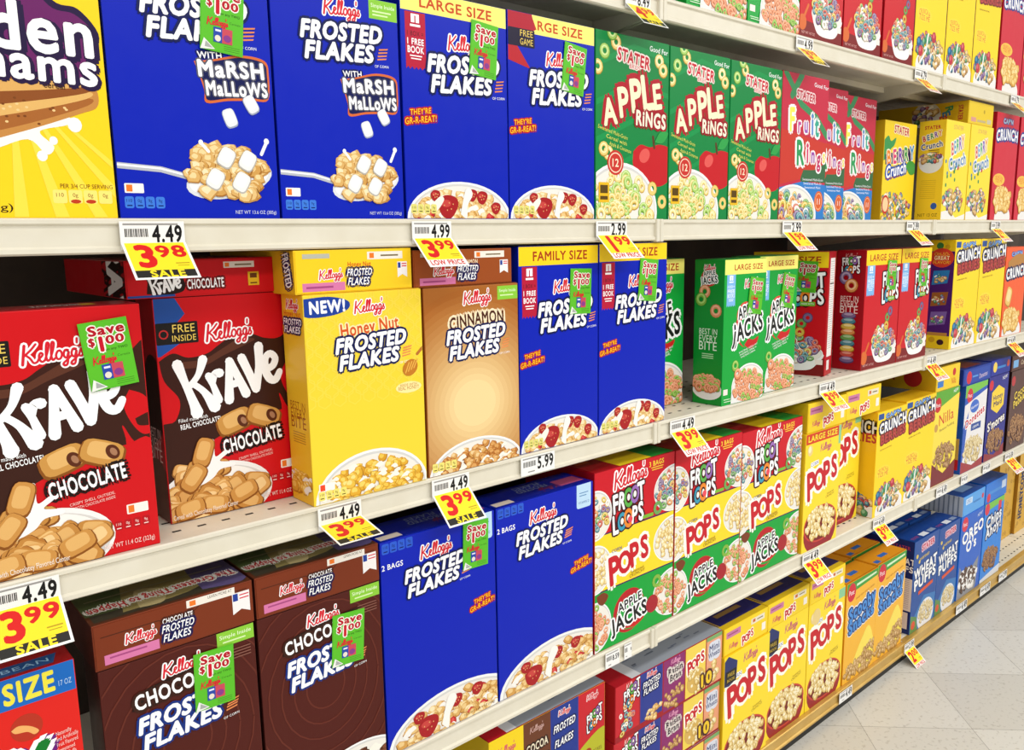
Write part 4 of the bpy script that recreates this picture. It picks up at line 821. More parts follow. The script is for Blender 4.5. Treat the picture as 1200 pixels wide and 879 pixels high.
protos = {}
inks = {}                 # thickness of the print on each front
stickers = {}
def add_coupon(root, W, H, u, v, rot, ink, size=.052):
    """coupon sticker on the front of a carton"""
    k = round(size, 4)
    if k not in stickers:
        w, h = size, size * 1.5; m = MB()
        m.box(-w/2, w/2, -.0006, 0, -h/2, h/2, mat_print('#5CBE2A'), bev=0)
        m.art(front_art(d_coupon, w, h), (-w/2, -.0006, -h/2), (1, 0, 0), (0, 0, 1))
        o = m.build('coupon_sticker', root); stickers[k] = o
    else:
        o = stickers[k].copy(); COL.objects.link(o); o.parent = root
    o.location = ((u - .5) * W, -(ink + .0005), v * H); o.rotation_euler = (0, math.radians(rot), 0)
    o['label'] = 'green coupon sticker'
    return o

def carton(key, W, H, D, base, arts, lying=False, cut=.0):
    """a carton of the design KEY with its origin at the bottom centre of the front; made once, then copied"""
    key = (key, round(W, 4), round(H, 4), round(D, 4)); carton.key = key
    if key in protos:
        r = protos[key].copy(); COL.objects.link(r)
        for ch in protos[key].children:
            if ch.name.startswith('coupon'): continue
            c = ch.copy(); COL.objects.link(c); c.parent = r
        return r
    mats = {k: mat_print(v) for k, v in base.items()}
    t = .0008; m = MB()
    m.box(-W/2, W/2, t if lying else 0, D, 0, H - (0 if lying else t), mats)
    frames = {'front': ((-W/2, 0, 0), (1, 0, 0), (0, 0, 1), W, H), 'left': ((-W/2, D, 0), (0, -1, 0), (0, 0, 1), D, H),
              'right': ((W/2, 0, 0), (0, 1, 0), (0, 0, 1), D, H), 'top': ((-W/2, 0, H), (1, 0, 0), (0, 1, 0), W, D)}
    flap = MB()
    if lying: flap.box(-W/2 + .002, W/2 - .002, 0, t, .002, H - .002, mats['front'], bev=0)
    else: flap.box(-W/2 + .002, W/2 - .002, .002, D - .002, H - t, H, mats.get('top', mats['front']), bev=0)
    for face, fn in arts.items():
        O, U, V, w, h = frames[face]
        ins = .0012
        a = Art(w - 2 * ins, h - 2 * ins); fn(a)
        O = Vector(O) + Vector(U) * ins + Vector(V) * ins
        (flap if face == ('front' if lying else 'top') else m).art(a, O, U, V)
        if face == 'front': inks[key] = a.top
    r = m.build('cereal_box')
    flap.build('end_flap' if lying else 'top_flap', r)
    protos[key] = r
    return r

def Zs(z): return z + CAM_H
SHELF = {'A': .418, 'B': .026, 'C': -.363, 'D': -.790, 'E': -1.255}

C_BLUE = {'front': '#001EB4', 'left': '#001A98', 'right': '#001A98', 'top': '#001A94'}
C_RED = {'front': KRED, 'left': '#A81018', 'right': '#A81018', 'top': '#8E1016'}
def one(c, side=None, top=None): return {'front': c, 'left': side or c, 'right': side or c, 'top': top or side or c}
DES = {  # design: (faces, artwork)
    'golden': (one('#FAD41E'), {'front': d_golden}),
    'ffmarsh': (C_BLUE, {'front': d_ffmarsh}),
    'fflarge': (C_BLUE, {'front': d_fflarge}), 'ffgame': (C_BLUE, {'front': d_ffgame}), 'fffamily': (C_BLUE, {'front': d_fffamily}),
    'ffgiant': (C_BLUE, {'front': d_ffgiant, 'top': d_fftop}),
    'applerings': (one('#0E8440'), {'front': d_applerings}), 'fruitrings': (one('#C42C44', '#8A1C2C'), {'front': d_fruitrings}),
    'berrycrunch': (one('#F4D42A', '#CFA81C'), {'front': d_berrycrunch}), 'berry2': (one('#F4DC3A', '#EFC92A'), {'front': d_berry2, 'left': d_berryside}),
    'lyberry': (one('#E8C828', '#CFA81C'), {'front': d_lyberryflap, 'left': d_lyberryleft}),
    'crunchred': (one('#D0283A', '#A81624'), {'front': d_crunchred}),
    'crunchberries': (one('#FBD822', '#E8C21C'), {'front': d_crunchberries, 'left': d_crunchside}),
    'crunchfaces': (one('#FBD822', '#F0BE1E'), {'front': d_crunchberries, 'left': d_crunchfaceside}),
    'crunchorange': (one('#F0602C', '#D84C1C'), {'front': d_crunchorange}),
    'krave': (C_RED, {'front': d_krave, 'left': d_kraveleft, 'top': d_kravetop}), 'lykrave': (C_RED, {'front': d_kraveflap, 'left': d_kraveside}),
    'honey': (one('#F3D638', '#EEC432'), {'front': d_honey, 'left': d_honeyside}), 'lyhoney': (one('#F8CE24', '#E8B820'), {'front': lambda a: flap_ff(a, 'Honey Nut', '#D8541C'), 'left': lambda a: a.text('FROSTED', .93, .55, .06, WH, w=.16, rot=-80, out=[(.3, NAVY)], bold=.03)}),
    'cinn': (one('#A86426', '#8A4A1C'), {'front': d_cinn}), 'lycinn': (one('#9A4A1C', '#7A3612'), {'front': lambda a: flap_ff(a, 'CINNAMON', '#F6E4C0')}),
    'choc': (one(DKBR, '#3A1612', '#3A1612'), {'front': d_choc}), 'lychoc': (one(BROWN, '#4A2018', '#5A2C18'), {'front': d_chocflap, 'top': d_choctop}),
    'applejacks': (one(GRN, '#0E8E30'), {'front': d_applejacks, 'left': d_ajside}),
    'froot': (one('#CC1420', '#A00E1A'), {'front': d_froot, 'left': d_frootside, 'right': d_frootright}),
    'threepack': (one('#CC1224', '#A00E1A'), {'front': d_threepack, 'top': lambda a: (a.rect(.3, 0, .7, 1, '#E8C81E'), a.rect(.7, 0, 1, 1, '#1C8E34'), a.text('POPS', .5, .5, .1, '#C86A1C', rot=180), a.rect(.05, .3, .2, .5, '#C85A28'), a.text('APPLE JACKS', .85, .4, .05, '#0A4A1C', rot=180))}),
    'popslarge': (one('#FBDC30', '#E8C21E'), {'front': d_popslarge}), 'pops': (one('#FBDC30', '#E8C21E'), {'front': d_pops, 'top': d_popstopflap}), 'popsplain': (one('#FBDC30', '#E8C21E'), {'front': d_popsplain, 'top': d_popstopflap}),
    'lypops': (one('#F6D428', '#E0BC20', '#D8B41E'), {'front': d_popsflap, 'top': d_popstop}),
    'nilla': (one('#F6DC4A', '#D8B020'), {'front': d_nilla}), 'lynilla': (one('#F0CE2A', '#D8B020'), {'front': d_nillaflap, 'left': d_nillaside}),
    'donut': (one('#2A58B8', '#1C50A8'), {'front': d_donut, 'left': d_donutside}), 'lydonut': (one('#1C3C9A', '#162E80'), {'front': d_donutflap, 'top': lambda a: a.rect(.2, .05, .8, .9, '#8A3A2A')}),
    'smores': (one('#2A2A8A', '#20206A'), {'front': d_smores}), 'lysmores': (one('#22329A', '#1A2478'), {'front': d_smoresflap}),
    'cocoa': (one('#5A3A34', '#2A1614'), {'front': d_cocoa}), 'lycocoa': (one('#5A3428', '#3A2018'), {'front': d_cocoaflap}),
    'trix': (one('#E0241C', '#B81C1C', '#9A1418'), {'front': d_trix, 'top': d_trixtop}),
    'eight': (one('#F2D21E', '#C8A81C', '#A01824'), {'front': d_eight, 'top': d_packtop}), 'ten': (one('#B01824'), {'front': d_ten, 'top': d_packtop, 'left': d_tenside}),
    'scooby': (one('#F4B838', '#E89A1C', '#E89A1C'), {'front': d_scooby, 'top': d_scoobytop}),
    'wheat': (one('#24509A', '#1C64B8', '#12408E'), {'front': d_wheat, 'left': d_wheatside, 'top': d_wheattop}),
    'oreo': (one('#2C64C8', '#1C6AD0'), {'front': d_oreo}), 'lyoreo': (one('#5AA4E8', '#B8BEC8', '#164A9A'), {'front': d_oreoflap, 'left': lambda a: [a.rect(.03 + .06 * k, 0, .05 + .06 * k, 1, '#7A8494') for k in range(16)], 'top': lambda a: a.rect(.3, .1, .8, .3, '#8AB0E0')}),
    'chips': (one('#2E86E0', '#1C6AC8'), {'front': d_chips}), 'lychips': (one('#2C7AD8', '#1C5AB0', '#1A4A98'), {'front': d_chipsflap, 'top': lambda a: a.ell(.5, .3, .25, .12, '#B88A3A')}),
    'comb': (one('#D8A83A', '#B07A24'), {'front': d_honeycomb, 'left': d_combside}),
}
# shelf, design, x0, x1, y front, z above the deck, height, depth, lying, turn, coupon (u, v, rot) or None, group, label
G = {'A': 'cereal boxes on the top shelf', 'B': 'cereal boxes on the second shelf', 'C': 'cereal boxes on the third shelf', 'D': 'cereal boxes on the fourth shelf', 'E': 'cereal boxes on the bottom shelf'}
BOXES = [
 # top shelf
 ('A', 'applejacks', 1.322, 1.516, 1.008, 0, .31, .065, 0, 0, None, 'green ringed-cereal box, leftmost one standing on the top shelf'),
 ('A', 'applejacks', 1.522, 1.716, 1.008, 0, .31, .065, 0, 0, None, 'green ringed-cereal box touching the first red box on the top shelf'),
 ('A', 'froot', 1.722, 1.908, 1.010, 0, .313, .065, 0, 0, None, 'red box of cereal rings beside the green boxes on the top shelf'),
 ('A', 'froot', 1.914, 2.100, 1.010, 0, .313, .065, 0, 0, None, 'red box of cereal rings, middle of three red boxes on the top shelf'),
 ('A', 'froot', 2.112, 2.280, 1.010, 0, .313, .065, 0, 0, None, 'red box of cereal rings beside the yellow berry boxes on the top shelf'),
 ('A', 'crunchberries', 2.286, 2.476, 1.010, 0, .33, .07, 0, 0, None, 'yellow box of coloured berry cereal next to the red boxes on the top shelf'),
 ('A', 'crunchberries', 2.482, 2.668, 1.010, 0, .33, .07, 0, 0, None, 'yellow box of coloured berry cereal, middle of three on the top shelf'),
 ('A', 'crunchberries', 2.674, 2.864, 1.010, 0, .33, .07, 0, 0, None, 'yellow box of coloured berry cereal beside a red crunch box on the top shelf'),
 ('A', 'crunchred', 2.874, 3.064, 1.008, 0, .33, .07, 0, 0, None, 'red crunch cereal box right of the yellow ones on the top shelf'),
 ('A', 'crunchred', 3.072, 3.262, 1.008, 0, .33, .07, 0, 0, None, 'red crunch cereal box cut by the right frame edge on the top shelf'),
 # second shelf
 ('B', 'golden', .086, .292, 1.008, 0, .30, .07, 0, 0, None, 'yellow cereal box with a big toasted cinnamon square and purple lettering'),
 ('B', 'ffmarsh', .295, .489, 1.010, 0, .292, .06, 0, 0, (.69, .80, 5), 'blue marshmallow flakes box with a green coupon beside the yellow one'),
 ('B', 'ffmarsh', .492, .680, 1.010, 0, .292, .06, 0, 0, None, 'blue flakes box with marshmallows and no coupon, second shelf'),
 ('B', 'fflarge', .684, .879, 1.010, 0, .316, .065, 0, 0, (.76, .79, 5), 'large blue flakes box with a red book ribbon and coupon on the second shelf'),
 ('B', 'ffgame', .881, 1.076, 1.010, 0, .317, .065, 0, 0, (.74, .77, 7), 'large blue flakes box with a black game badge, beside the green apple boxes'),
 ('B', 'applerings', 1.079, 1.277, 1.010, 0, .317, .065, 0, 0, None, 'green apple rings box next to the blue flakes box, leftmost of three'),
 ('B', 'applerings', 1.280, 1.471, 1.010, 0, .316, .065, 0, 0, None, 'green apple rings box, middle of three on the second shelf'),
 ('B', 'applerings', 1.474, 1.664, 1.010, 0, .315, .065, 0, 0, None, 'green apple rings box beside the red fruit rings, rightmost of three'),
 ('B', 'fruitrings', 1.668, 1.866, 1.012, 0, .317, .065, 0, 0, None, 'red fruit rings box next to the green apple boxes'),
 ('B', 'fruitrings', 1.870, 2.050, 1.060, 0, .317, .065, 0, 0, None, 'red fruit rings box, middle one of the stepped-back three'),
 ('B', 'fruitrings', 2.066, 2.258, 1.086, 0, .317, .065, 0, 0, None, 'red fruit rings box pushed furthest back, beside the yellow berry crunch box'),
 ('B', 'berrycrunch', 2.296, 2.494, 1.078, 0, .270, .065, 0, 0, None, 'small yellow berry crunch box with a purple word panel on the second shelf'),
 ('B', 'berry2', 2.526, 2.698, 1.010, 0, .281, .075, 0, 0, None, 'yellow berry cereal box showing its bowl-printed side on the second shelf'),
 ('B', 'berry2', 2.704, 2.878, 1.010, 0, .281, .075, 0, 0, None, 'yellow berry cereal box next to the red crunch boxes on the second shelf'),
 ('B', 'lyberry', 2.680, 2.872, 1.012, .2812, .066, .27, 1, 0, None, 'yellow cereal box lying on top of the yellow berry boxes on the second shelf'),
 ('B', 'crunchred', 2.900, 3.094, 1.010, 0, .333, .07, 0, 0, None, 'red crunch cereal box next to the yellow berry boxes on the second shelf'),
 ('B', 'crunchred', 3.112, 3.30, 1.010, 0, .333, .07, 0, 0, None, 'red crunch cereal box cut by the right frame edge on the second shelf'),
 # third shelf
 ('C', 'krave', .117, .306, 1.008, 0, .293, .065, 0, 0, (.795, .81, -6), 'red and brown chocolate cereal box with a coupon, at the far left'),
 ('C', 'krave', .339, .530, 1.067, 0, .293, .065, 0, 0, None, 'red and brown chocolate cereal box without coupon, set back from the shelf edge'),
 ('C', 'lykrave', .309, .501, 1.064, .2932, .047, .28, 1, 0, None, 'red chocolate cereal box lying on the set-back chocolate box'),
 ('C', 'honey', .508, .697, 1.000, 0, .290, .062, 0, 0, None, 'yellow honey nut flakes box with a blue new badge'),
 ('C', 'lyhoney', .500, .684, 1.002, .2902, .058, .28, 1, 0, None, 'yellow cereal box lying on top of the honey nut box'),
 ('C', 'cinn', .702, .888, 1.002, 0, .289, .062, 0, 0, None, 'orange-brown cinnamon flakes box beside the yellow honey nut box'),
 ('C', 'lycinn', .688, .878, 1.004, .2892, .055, .28, 1, 0, None, 'brown cereal box lying on top of the cinnamon flakes box'),
 ('C', 'fffamily', .893, 1.082, 1.006, 0, .346, .07, 0, 0, (.755, .77, 2), 'tall blue family size flakes box beside the cinnamon box'),
 ('C', 'fffamily', 1.084, 1.274, 1.006, 0, .347, .07, 0, 0, (.70, .80, 5), 'tall blue family size flakes box beside the empty shelf gap'),
 ('C', 'applejacks', 1.246, 1.440, 1.090, 0, .311, .065, 0, 0, None, 'green apple cereal box half hidden behind the blue family size box'),
 ('C', 'applejacks', 1.285, 1.478, 1.162, 0, .311, .065, 0, 0, None, 'green apple cereal box deepest in the shelf, mostly hidden'),
 ('C', 'applejacks', 1.456, 1.612, 1.000, 0, .308, .075, 0, 0, (.73, .74, 7), 'green apple cereal box showing its green side, left of a green pair'),
 ('C', 'applejacks', 1.616, 1.776, 1.020, 0, .310, .075, 0, 0, (.73, .74, 10), 'green apple cereal box, right of a green pair on the third shelf'),
 ('C', 'froot', 1.87, 2.06, 0, 0, .313, .068, 0, -76, (.72, .80, 3), 'red box of cereal rings turned sideways beside the green pair'),
 ('C', 'froot', 2.086, 2.286, 1.008, 0, .313, .08, 0, 0, (.72, .78, 2), 'red box of cereal rings showing its dark red side on the third shelf'),
 ('C', 'froot', 2.289, 2.480, 1.008, 0, .313, .068, 0, 0, (.72, .78, 2), 'red box of cereal rings next to the purple-sided yellow box'),
 ('C', 'crunchberries', 2.642, 2.838, 1.006, 0, .331, .075, 0, 0, None, 'yellow berry cereal box with a purple side panel on the third shelf'),
 ('C', 'crunchberries', 2.842, 3.058, 1.006, 0, .331, .075, 0, 0, None, 'yellow berry cereal box beside the orange crunch box on the third shelf'),
 ('C', 'crunchorange', 3.066, 3.262, 1.006, 0, .30, .07, 0, 0, None, 'orange crunch cereal box cut by the right frame edge'),
 ('C', 'lyberry', 2.42, 2.61, 1.24, 0, .30, .07, 0, 0, None, 'yellow box standing in the dark depth of the third shelf behind the red boxes'),
 # fourth shelf
 ('D', 'trix', .006, .198, 1.004, 0, .318, .07, 0, 0, None, 'red cereal box with a blue size banner in the bottom left corner'),
 ('D', 'choc', .221, .414, 1.006, 0, .290, .062, 0, 0, (.70, .80, 2), 'dark brown chocolate flakes box beside the red box'),
 ('D', 'lychoc', .219, .415, 1.004, .2902, .058, .28, 1, 0, None, 'brown cereal box lying on the chocolate flakes box nearest the left'),
 ('D', 'choc', .418, .609, 1.006, 0, .290, .062, 0, 0, (.70, .755, 4), 'dark brown chocolate flakes box beside the big blue box'),
 ('D', 'lychoc', .418, .609, 1.004, .2902, .058, .28, 1, 0, None, 'brown cereal box lying on the chocolate flakes box next to the big blue box'),
 ('D', 'ffgiant', .612, .833, 1.006, 0, .346, .076, 0, 0, (.81, .86, 2), 'big blue two-bag flakes box with a green coupon'),
 ('D', 'ffgiant', .836, 1.069, 1.006, 0, .346, .076, 0, 0, None, 'big blue two-bag flakes box without coupon beside the three-band boxes'),
 ('D', 'threepack', 1.073, 1.309, 1.006, 0, .358, .19, 0, 0, None, 'red, yellow and green banded three-bag box next to the big blue box'),
 ('D', 'threepack', 1.312, 1.548, 1.006, 0, .357, .19, 0, 0, None, 'red, yellow and green banded three-bag box, middle of three'),
 ('D', 'threepack', 1.551, 1.806, 1.008, 0, .352, .19, 0, 0, None, 'red, yellow and green banded three-bag box next to the yellow puffs box'),
 ('D', 'popslarge', 1.812, 1.985, 1.000, 0, .304, .075, 0, 0, None, 'yellow puffs box with a red large size banner on the fourth shelf'),
 ('D', 'lypops', 1.820, 2.008, 1.002, .3042, .074, .28, 1, 0, None, 'yellow puffs box lying on the red-bannered puffs box'),
 ('D', 'popsplain', 1.990, 2.178, 1.042, 0, .304, .075, 0, 0, None, 'yellow puffs box standing half hidden behind the red-bannered one'),
 ('D', 'lypops', 2.016, 2.208, 1.006, .3042, .076, .28, 1, 0, None, 'yellow puffs box lying on the half hidden puffs box'),
 ('D', 'crunchfaces', 2.190, 2.370, 1.002, 0, .300, .085, 0, 0, None, 'yellow berry crunch box showing its printed side, next to the puffs boxes'),
 ('D', 'crunchfaces', 2.374, 2.578, 1.006, 0, .304, .075, 0, 0, None, 'yellow berry crunch box next to the pudding box on the fourth shelf'),
 ('D', 'nilla', 2.583, 2.766, 1.010, 0, .302, .07, 0, 0, None, 'pale yellow pudding cereal box with a green top corner'),
 ('D', 'lynilla', 2.576, 2.750, 1.008, .3022, .074, .28, 1, 0, None, 'yellow cereal box lying on the pudding cereal box'),
 ('D', 'donut', 2.800, 2.985, 1.004, 0, .294, .075, 0, 0, None, 'blue and white donut cereal box beside the pudding box'),
 ('D', 'lydonut', 2.772, 3.004, 1.004, .2942, .054, .28, 1, 0, None, 'blue cereal box lying on the donut cereal box'),
 ('D', 'smores', 3.004, 3.186, 1.006, 0, .296, .07, 0, 0, None, 'dark blue graham cereal box with a yellow hexagon'),
 ('D', 'lysmores', 3.010, 3.190, 1.006, .2962, .054, .28, 1, 0, None, 'dark blue cereal box lying on the graham cereal box'),
 ('D', 'cocoa', 3.215, 3.40, 1.006, 0, .290, .07, 0, 0, None, 'dark brown cocoa cereal box cut by the right frame edge'),
 ('D', 'lycocoa', 3.205, 3.39, 1.006, .2902, .056, .28, 1, 0, None, 'brown cereal box lying on the dark brown cocoa box'),
 # bottom shelf
 ('E', 'eight', .815, 1.110, 1.012, .199, .196, .17, 0, 0, None, 'multicoloured eight-pack of small boxes on top of its stack'),
 ('E', 'eight', .815, 1.110, 1.016, 0, .1985, .17, 0, 0, None, 'multicoloured eight-pack of small boxes under another eight-pack'),
 ('E', 'ten', 1.138, 1.499, 1.010, .2466, .123, .20, 0, 0, None, 'ten-pack of small cereal boxes, topmost of its stack'),
 ('E', 'ten', 1.136, 1.497, 1.012, .1233, .123, .20, 0, 0, None, 'ten-pack of small cereal boxes, middle of its stack'),
 ('E', 'ten', 1.138, 1.499, 1.010, 0, .123, .20, 0, 0, None, 'ten-pack of small cereal boxes at the bottom of its stack'),
 ('E', 'pops', 1.502, 1.690, 1.004, 0, .300, .07, 0, 0, None, 'yellow puffs box with a dark badge beside the ten-packs'),
 ('E', 'lypops', 1.504, 1.684, 1.008, .3002, .066, .28, 1, 0, None, 'yellow puffs box lying flat beside the ten-pack stack'),
 ('E', 'pops', 1.693, 1.884, 1.012, 0, .302, .07, 0, 0, None, 'yellow puffs box with a dark badge, middle of three on the bottom shelf'),
 ('E', 'lypops', 1.688, 1.880, 1.010, .3022, .064, .28, 1, 0, None, 'yellow puffs box lying flat, middle of three on the bottom shelf'),
 ('E', 'popsplain', 1.887, 2.078, 1.012, 0, .302, .07, 0, 0, None, 'yellow puffs box without badge beside the orange boxes'),
 ('E', 'lypops', 1.884, 2.068, 1.010, .3022, .066, .28, 1, 0, None, 'yellow puffs box lying flat beside the orange boxes'),
 ('E', 'scooby', 2.084, 2.266, 1.010, 0, .300, .075, 0, 0, None, 'orange cereal box with blue lettering next to the yellow puffs boxes'),
 ('E', 'scooby', 2.270, 2.455, 1.012, 0, .302, .075, 0, 0, None, 'orange cereal box with blue lettering next to the blue puffs boxes'),
 ('E', 'scooby', 2.086, 2.266, 1.092, 0, .300, .075, 0, 0, None, 'orange cereal box in the second row, left one, only its top showing'),
 ('E', 'scooby', 2.272, 2.455, 1.094, 0, .302, .075, 0, 0, None, 'orange cereal box in the second row, right one, only its top showing'),
 ('E', 'wheat', 2.518, 2.698, 1.014, 0, .306, .08, 0, 0, None, 'blue puffed wheat box showing its dark side panel'),
 ('E', 'wheat', 2.701, 2.866, 1.014, 0, .302, .08, 0, 0, None, 'blue puffed wheat box next to the chocolate cookie cereal'),
 ('E', 'wheat', 2.512, 2.692, 1.110, 0, .302, .08, 0, 0, None, 'blue puffed wheat box in the second row, left one, only its top showing'),
 ('E', 'wheat', 2.696, 2.864, 1.108, 0, .300, .08, 0, 0, None, 'blue puffed wheat box in the second row, right one, only its top showing'),
 ('E', 'oreo', 2.874, 3.072, 1.012, 0, .298, .075, 0, 0, None, 'blue chocolate cookie cereal box with white round lettering'),
 ('E', 'lyoreo', 2.878, 3.066, 1.012, .2982, .070, .26, 1, 0, None, 'light blue cereal box lying on the chocolate cookie box'),
 ('E', 'chips', 3.080, 3.266, 1.012, 0, .296, .075, 0, 0, None, 'bright blue cookie cereal box at the end of the row'),
 ('E', 'lychips', 3.074, 3.278, 1.012, .2962, .074, .26, 1, 0, None, 'blue cereal box lying on the bright blue cookie cereal box'),
 ('E', 'comb', 3.520, 3.700, 1.115, 0, .34, .075, 0, 0, None, 'golden cereal box set back beyond the blue cookie boxes'),
 ('E', 'comb', 3.715, 3.900, 1.105, 0, .34, .075, 0, 0, None, 'golden cereal box set back, cut by the right frame edge on the bottom shelf'),
]
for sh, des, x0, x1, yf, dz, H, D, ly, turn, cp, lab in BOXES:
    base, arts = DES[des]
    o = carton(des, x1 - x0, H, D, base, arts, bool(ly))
    if turn:
        o.location = (1.955, 1.125, Zs(SHELF[sh])); o.rotation_euler.z = math.radians(turn)
        # front-right lower corner sits near the shelf edge
        o.location = (1.946 - .5 * (x1 - x0) * math.cos(math.radians(turn)), 1.034 - .5 * (x1 - x0) * math.sin(math.radians(turn)), Zs(SHELF[sh]) + .0004)
    else: o.location = ((x0 + x1) / 2, yf, Zs(SHELF[sh]) + dz + .0004)
    tag(o, lab, 'cereal box', G[sh])
    if cp: add_coupon(o, x1 - x0, H, *cp, ink=inks[carton.key])

# ------------------------------------------------------------------ shelving
CREAM = mat_noise('cream enamel', '#E2DCCA', '#DCD5C1', 18, .38, .45)
HOLE = mat_noise('dark slot', '#1A1612', '#241E18', 30, .8)
GOLD = mat_noise('gold anodised strip', '#C9A04A', '#D6B05E', 12, .32, .5, metal=.35)
KICK = mat_noise('black kick plate', '#0E0E0E', '#1A1918', 25, .5)
BACK = mat_noise('brown back panel', '#3A3028', '#463A30', 14, .7)
PLAST = mat_noise('clear holder plastic', '#DDD8C8', '#E8E4D8', 20, .2)

def shelf(level, x0, x1, name_where):
    z = Zs(SHELF[level]); L = x1 - x0
    root = bpy.data.objects.new('metal_shelf', None); COL.objects.link(root); root.location = (x0, 1.0, z)
    tag(root, name_where, 'shelf', 'metal shelves of the cereal aisle')
    m = MB(); m.box(.002, L - .002, .004, .46, -.012, 0, CREAM, .001)
    qv = []; qf = []
    for row in (.035, .075, .115, .155, .195, .235):
        for k in range(int(L / .032)):
            x = .02 + k * .032; b = len(qv)
            qv += [(x, row, .0002), (x + .011, row, .0002), (x + .011, row + .005, .0002), (x, row + .005, .0002)]; qf.append((b, b+1, b+2, b+3))
    m.add(qv, qf, HOLE)
    # folded stiffening ribs under the deck
    for y in (.16, .32): m.box(.01, L - .01, y, y + .02, -.028, -.012, CREAM, .002)
    m.build('deck', root)
    # price channel: an extruded profile
    pr = [(.02, 0), (.002, .0004), (0, -.0015), (0, -.0055), (.0035, -.008), (.0035, -.030), (0, -.0325), (0, -.037), (.003, -.039), (.010, -.039), (.010, -.0045), (.02, -.004)]
    c = MB(); mm = GOLD if level == 'E' else CREAM
    n = len(pr); V = [(x, y, zz) for x in (.003, L - .003) for y, zz in pr]
    F = [(i, (i + 1) % n, n + (i + 1) % n, n + i) for i in range(n)]
    t = tessellate_polygon([[Vector((0, y, zz)) for y, zz in pr]])
    F += [tuple(q) for q in t] + [tuple(n + i for i in reversed(q)) for q in t]
    c.add(V, F, mm); c.build('price_channel', root)
    for xa in (.0005, L - .0105):
        e = MB(); e.box(xa, xa + .010, -.0035 if level != 'E' else -.001, .012, -.041, .001, mm, .002); e.build('end_cap', root)
    if level == 'E':
        k = MB(); k.box(.0, L, .010, .022, -.0655, -.0395, KICK, .001); k.build('kick_plate', root)
    else:
        for xa in (.004, L - .008):
            b = MB(); b.add([(xa, .02, -.012), (xa, .45, -.012), (xa, .45, -.085), (xa, .02, -.03), (xa + .004, .02, -.012), (xa + .004, .45, -.012), (xa + .004, .45, -.085), (xa + .004, .02, -.03)],
                            [(0, 1, 2, 3), (7, 6, 5, 4), (0, 4, 5, 1), (1, 5, 6, 2), (2, 6, 7, 3), (3, 7, 4, 0)], CREAM); b.build('bracket', root)
SEC = [(.022, 1.242), (1.242, 2.462), (2.462, 3.682), (3.682, 4.902)]
ORD = {'A': 'topmost', 'B': 'second', 'C': 'third', 'D': 'fourth', 'E': 'bottom'}
WHERE = ['nearest the camera', 'after the first joint', 'after the second joint', 'at the far end']
for lv in 'ABCDE':
    for k, (a, b) in enumerate(SEC):
        if (lv == 'E' and k == 0): pass
        if k == 3 and lv != 'E': continue
        shelf(lv, a, b, f'{"cream metal" if lv != "E" else "gold-edged"} shelf section {WHERE[k]}, {ORD[lv]} level')

m = MB(); m.box(-.2, 5.2, 1.462, 1.475, -.0, CAM_H + .95, BACK, 0); o = m.build('wall_back'); o['kind'] = 'structure'

# ------------------------------------------------------------------ shelf price tags
def tag_art(price, sale, foot):
    def label(a):
        a.rect(0, 0, 1, 1, '#F4F3F0'); a.rect(.05, .86, .9, .93, '#9A9896')
        for k in range(14): a.rect(.07 + .026 * k, .45, .07 + .026 * k + (.014 if k % 3 else .02), .74, '#3A3A38')
        a.rect(.2, .14, .4, .2, '#8A8A88'); a.text(price, .95, .56, .26, '#161616', al='r', bold=.045, w=.115 * len(price))
    def card(a):
        a.rect(0, 0, 1, 1, '#F6F5F0', n=8)
        a.rect(.04, .24, .96, .99, '#FBE02A', n=8)
        d, c = sale.split('.')
        a.text(d, .29, .63, .46, '#D8201C', bold=.06, cond=1.0); a.text(c, .70, .75, .25, '#D8201C', bold=.05, w=.44)
        a.rect(.7, .4, .92, .43, '#B89A1C'); a.rect(.72, .34, .9, .36, '#B89A1C')
        if foot == 'SALE': a.rect(.04, .05, .96, .24, '#2A2824', n=3); a.text('SALE', .52, .145, .14, '#FBE02A', w=.52, bold=.05)
        else: a.rect(.04, .05, .96, .24, '#F6F0EA', n=3); a.text('LOW PRICE', .5, .145, .13, '#D03A30', w=.84, bold=.05)
    return label, card

tag_cache = {}
def price_tag(level, x, w, price, sale, foot, lab, drop=.046, out=38, h=.032):
    root = bpy.data.objects.new('price_tag', None); COL.objects.link(root); root.location = (x + w / 2, .9985, Zs(SHELF[level]) - .003)
    tag(root, lab, 'price tag', 'price tags along the shelf edges')
    L, Cd = tag_art(price, sale or '1.00', foot)
    k = (round(w, 3), h, price)
    if k not in tag_cache:
        m = MB(); m.box(-w/2, w/2, -.0006, 0, -h, 0, mat_print('#F4F3F0'), 0)
        m.art(front_art(L, w, h), (-w/2, -.0006, -h), (1, 0, 0), (0, 0, 1)); tag_cache[k] = m.build('price_label', root)
    else: c = tag_cache[k].copy(); COL.objects.link(c); c.parent = root
    if sale:
        k = (round(w, 3), drop, out, sale, foot, 'card')
        if k not in tag_cache:
            a = Art(w, drop + .012); Cd(a); HH = drop + .012; th = math.radians(out)
            def bend(P, z):
                s = HH - P[:, 1]                       # distance down the card
                y = -s * math.sin(th) - z * math.cos(th) - .0012; zz = -s * math.cos(th) + z * math.sin(th) - h + .008
                return np.stack([P[:, 0] - w / 2, y, zz], 1)
            m = MB(); m.art(a, (0, 0, 0), (1, 0, 0), (0, 0, 1), bend)
            P = np.array([(xx, HH * i / 8) for i in range(9) for xx in (0, w)]); Q = bend(P, -.0003)
            m.add(Q, [(2*i, 2*i + 2, 2*i + 3, 2*i + 1) for i in range(8)], mat_print('#F4F3F0'))
            tag_cache[k] = m.build('sale_card', root)
        else: c = tag_cache[k].copy(); COL.objects.link(c); c.parent = root
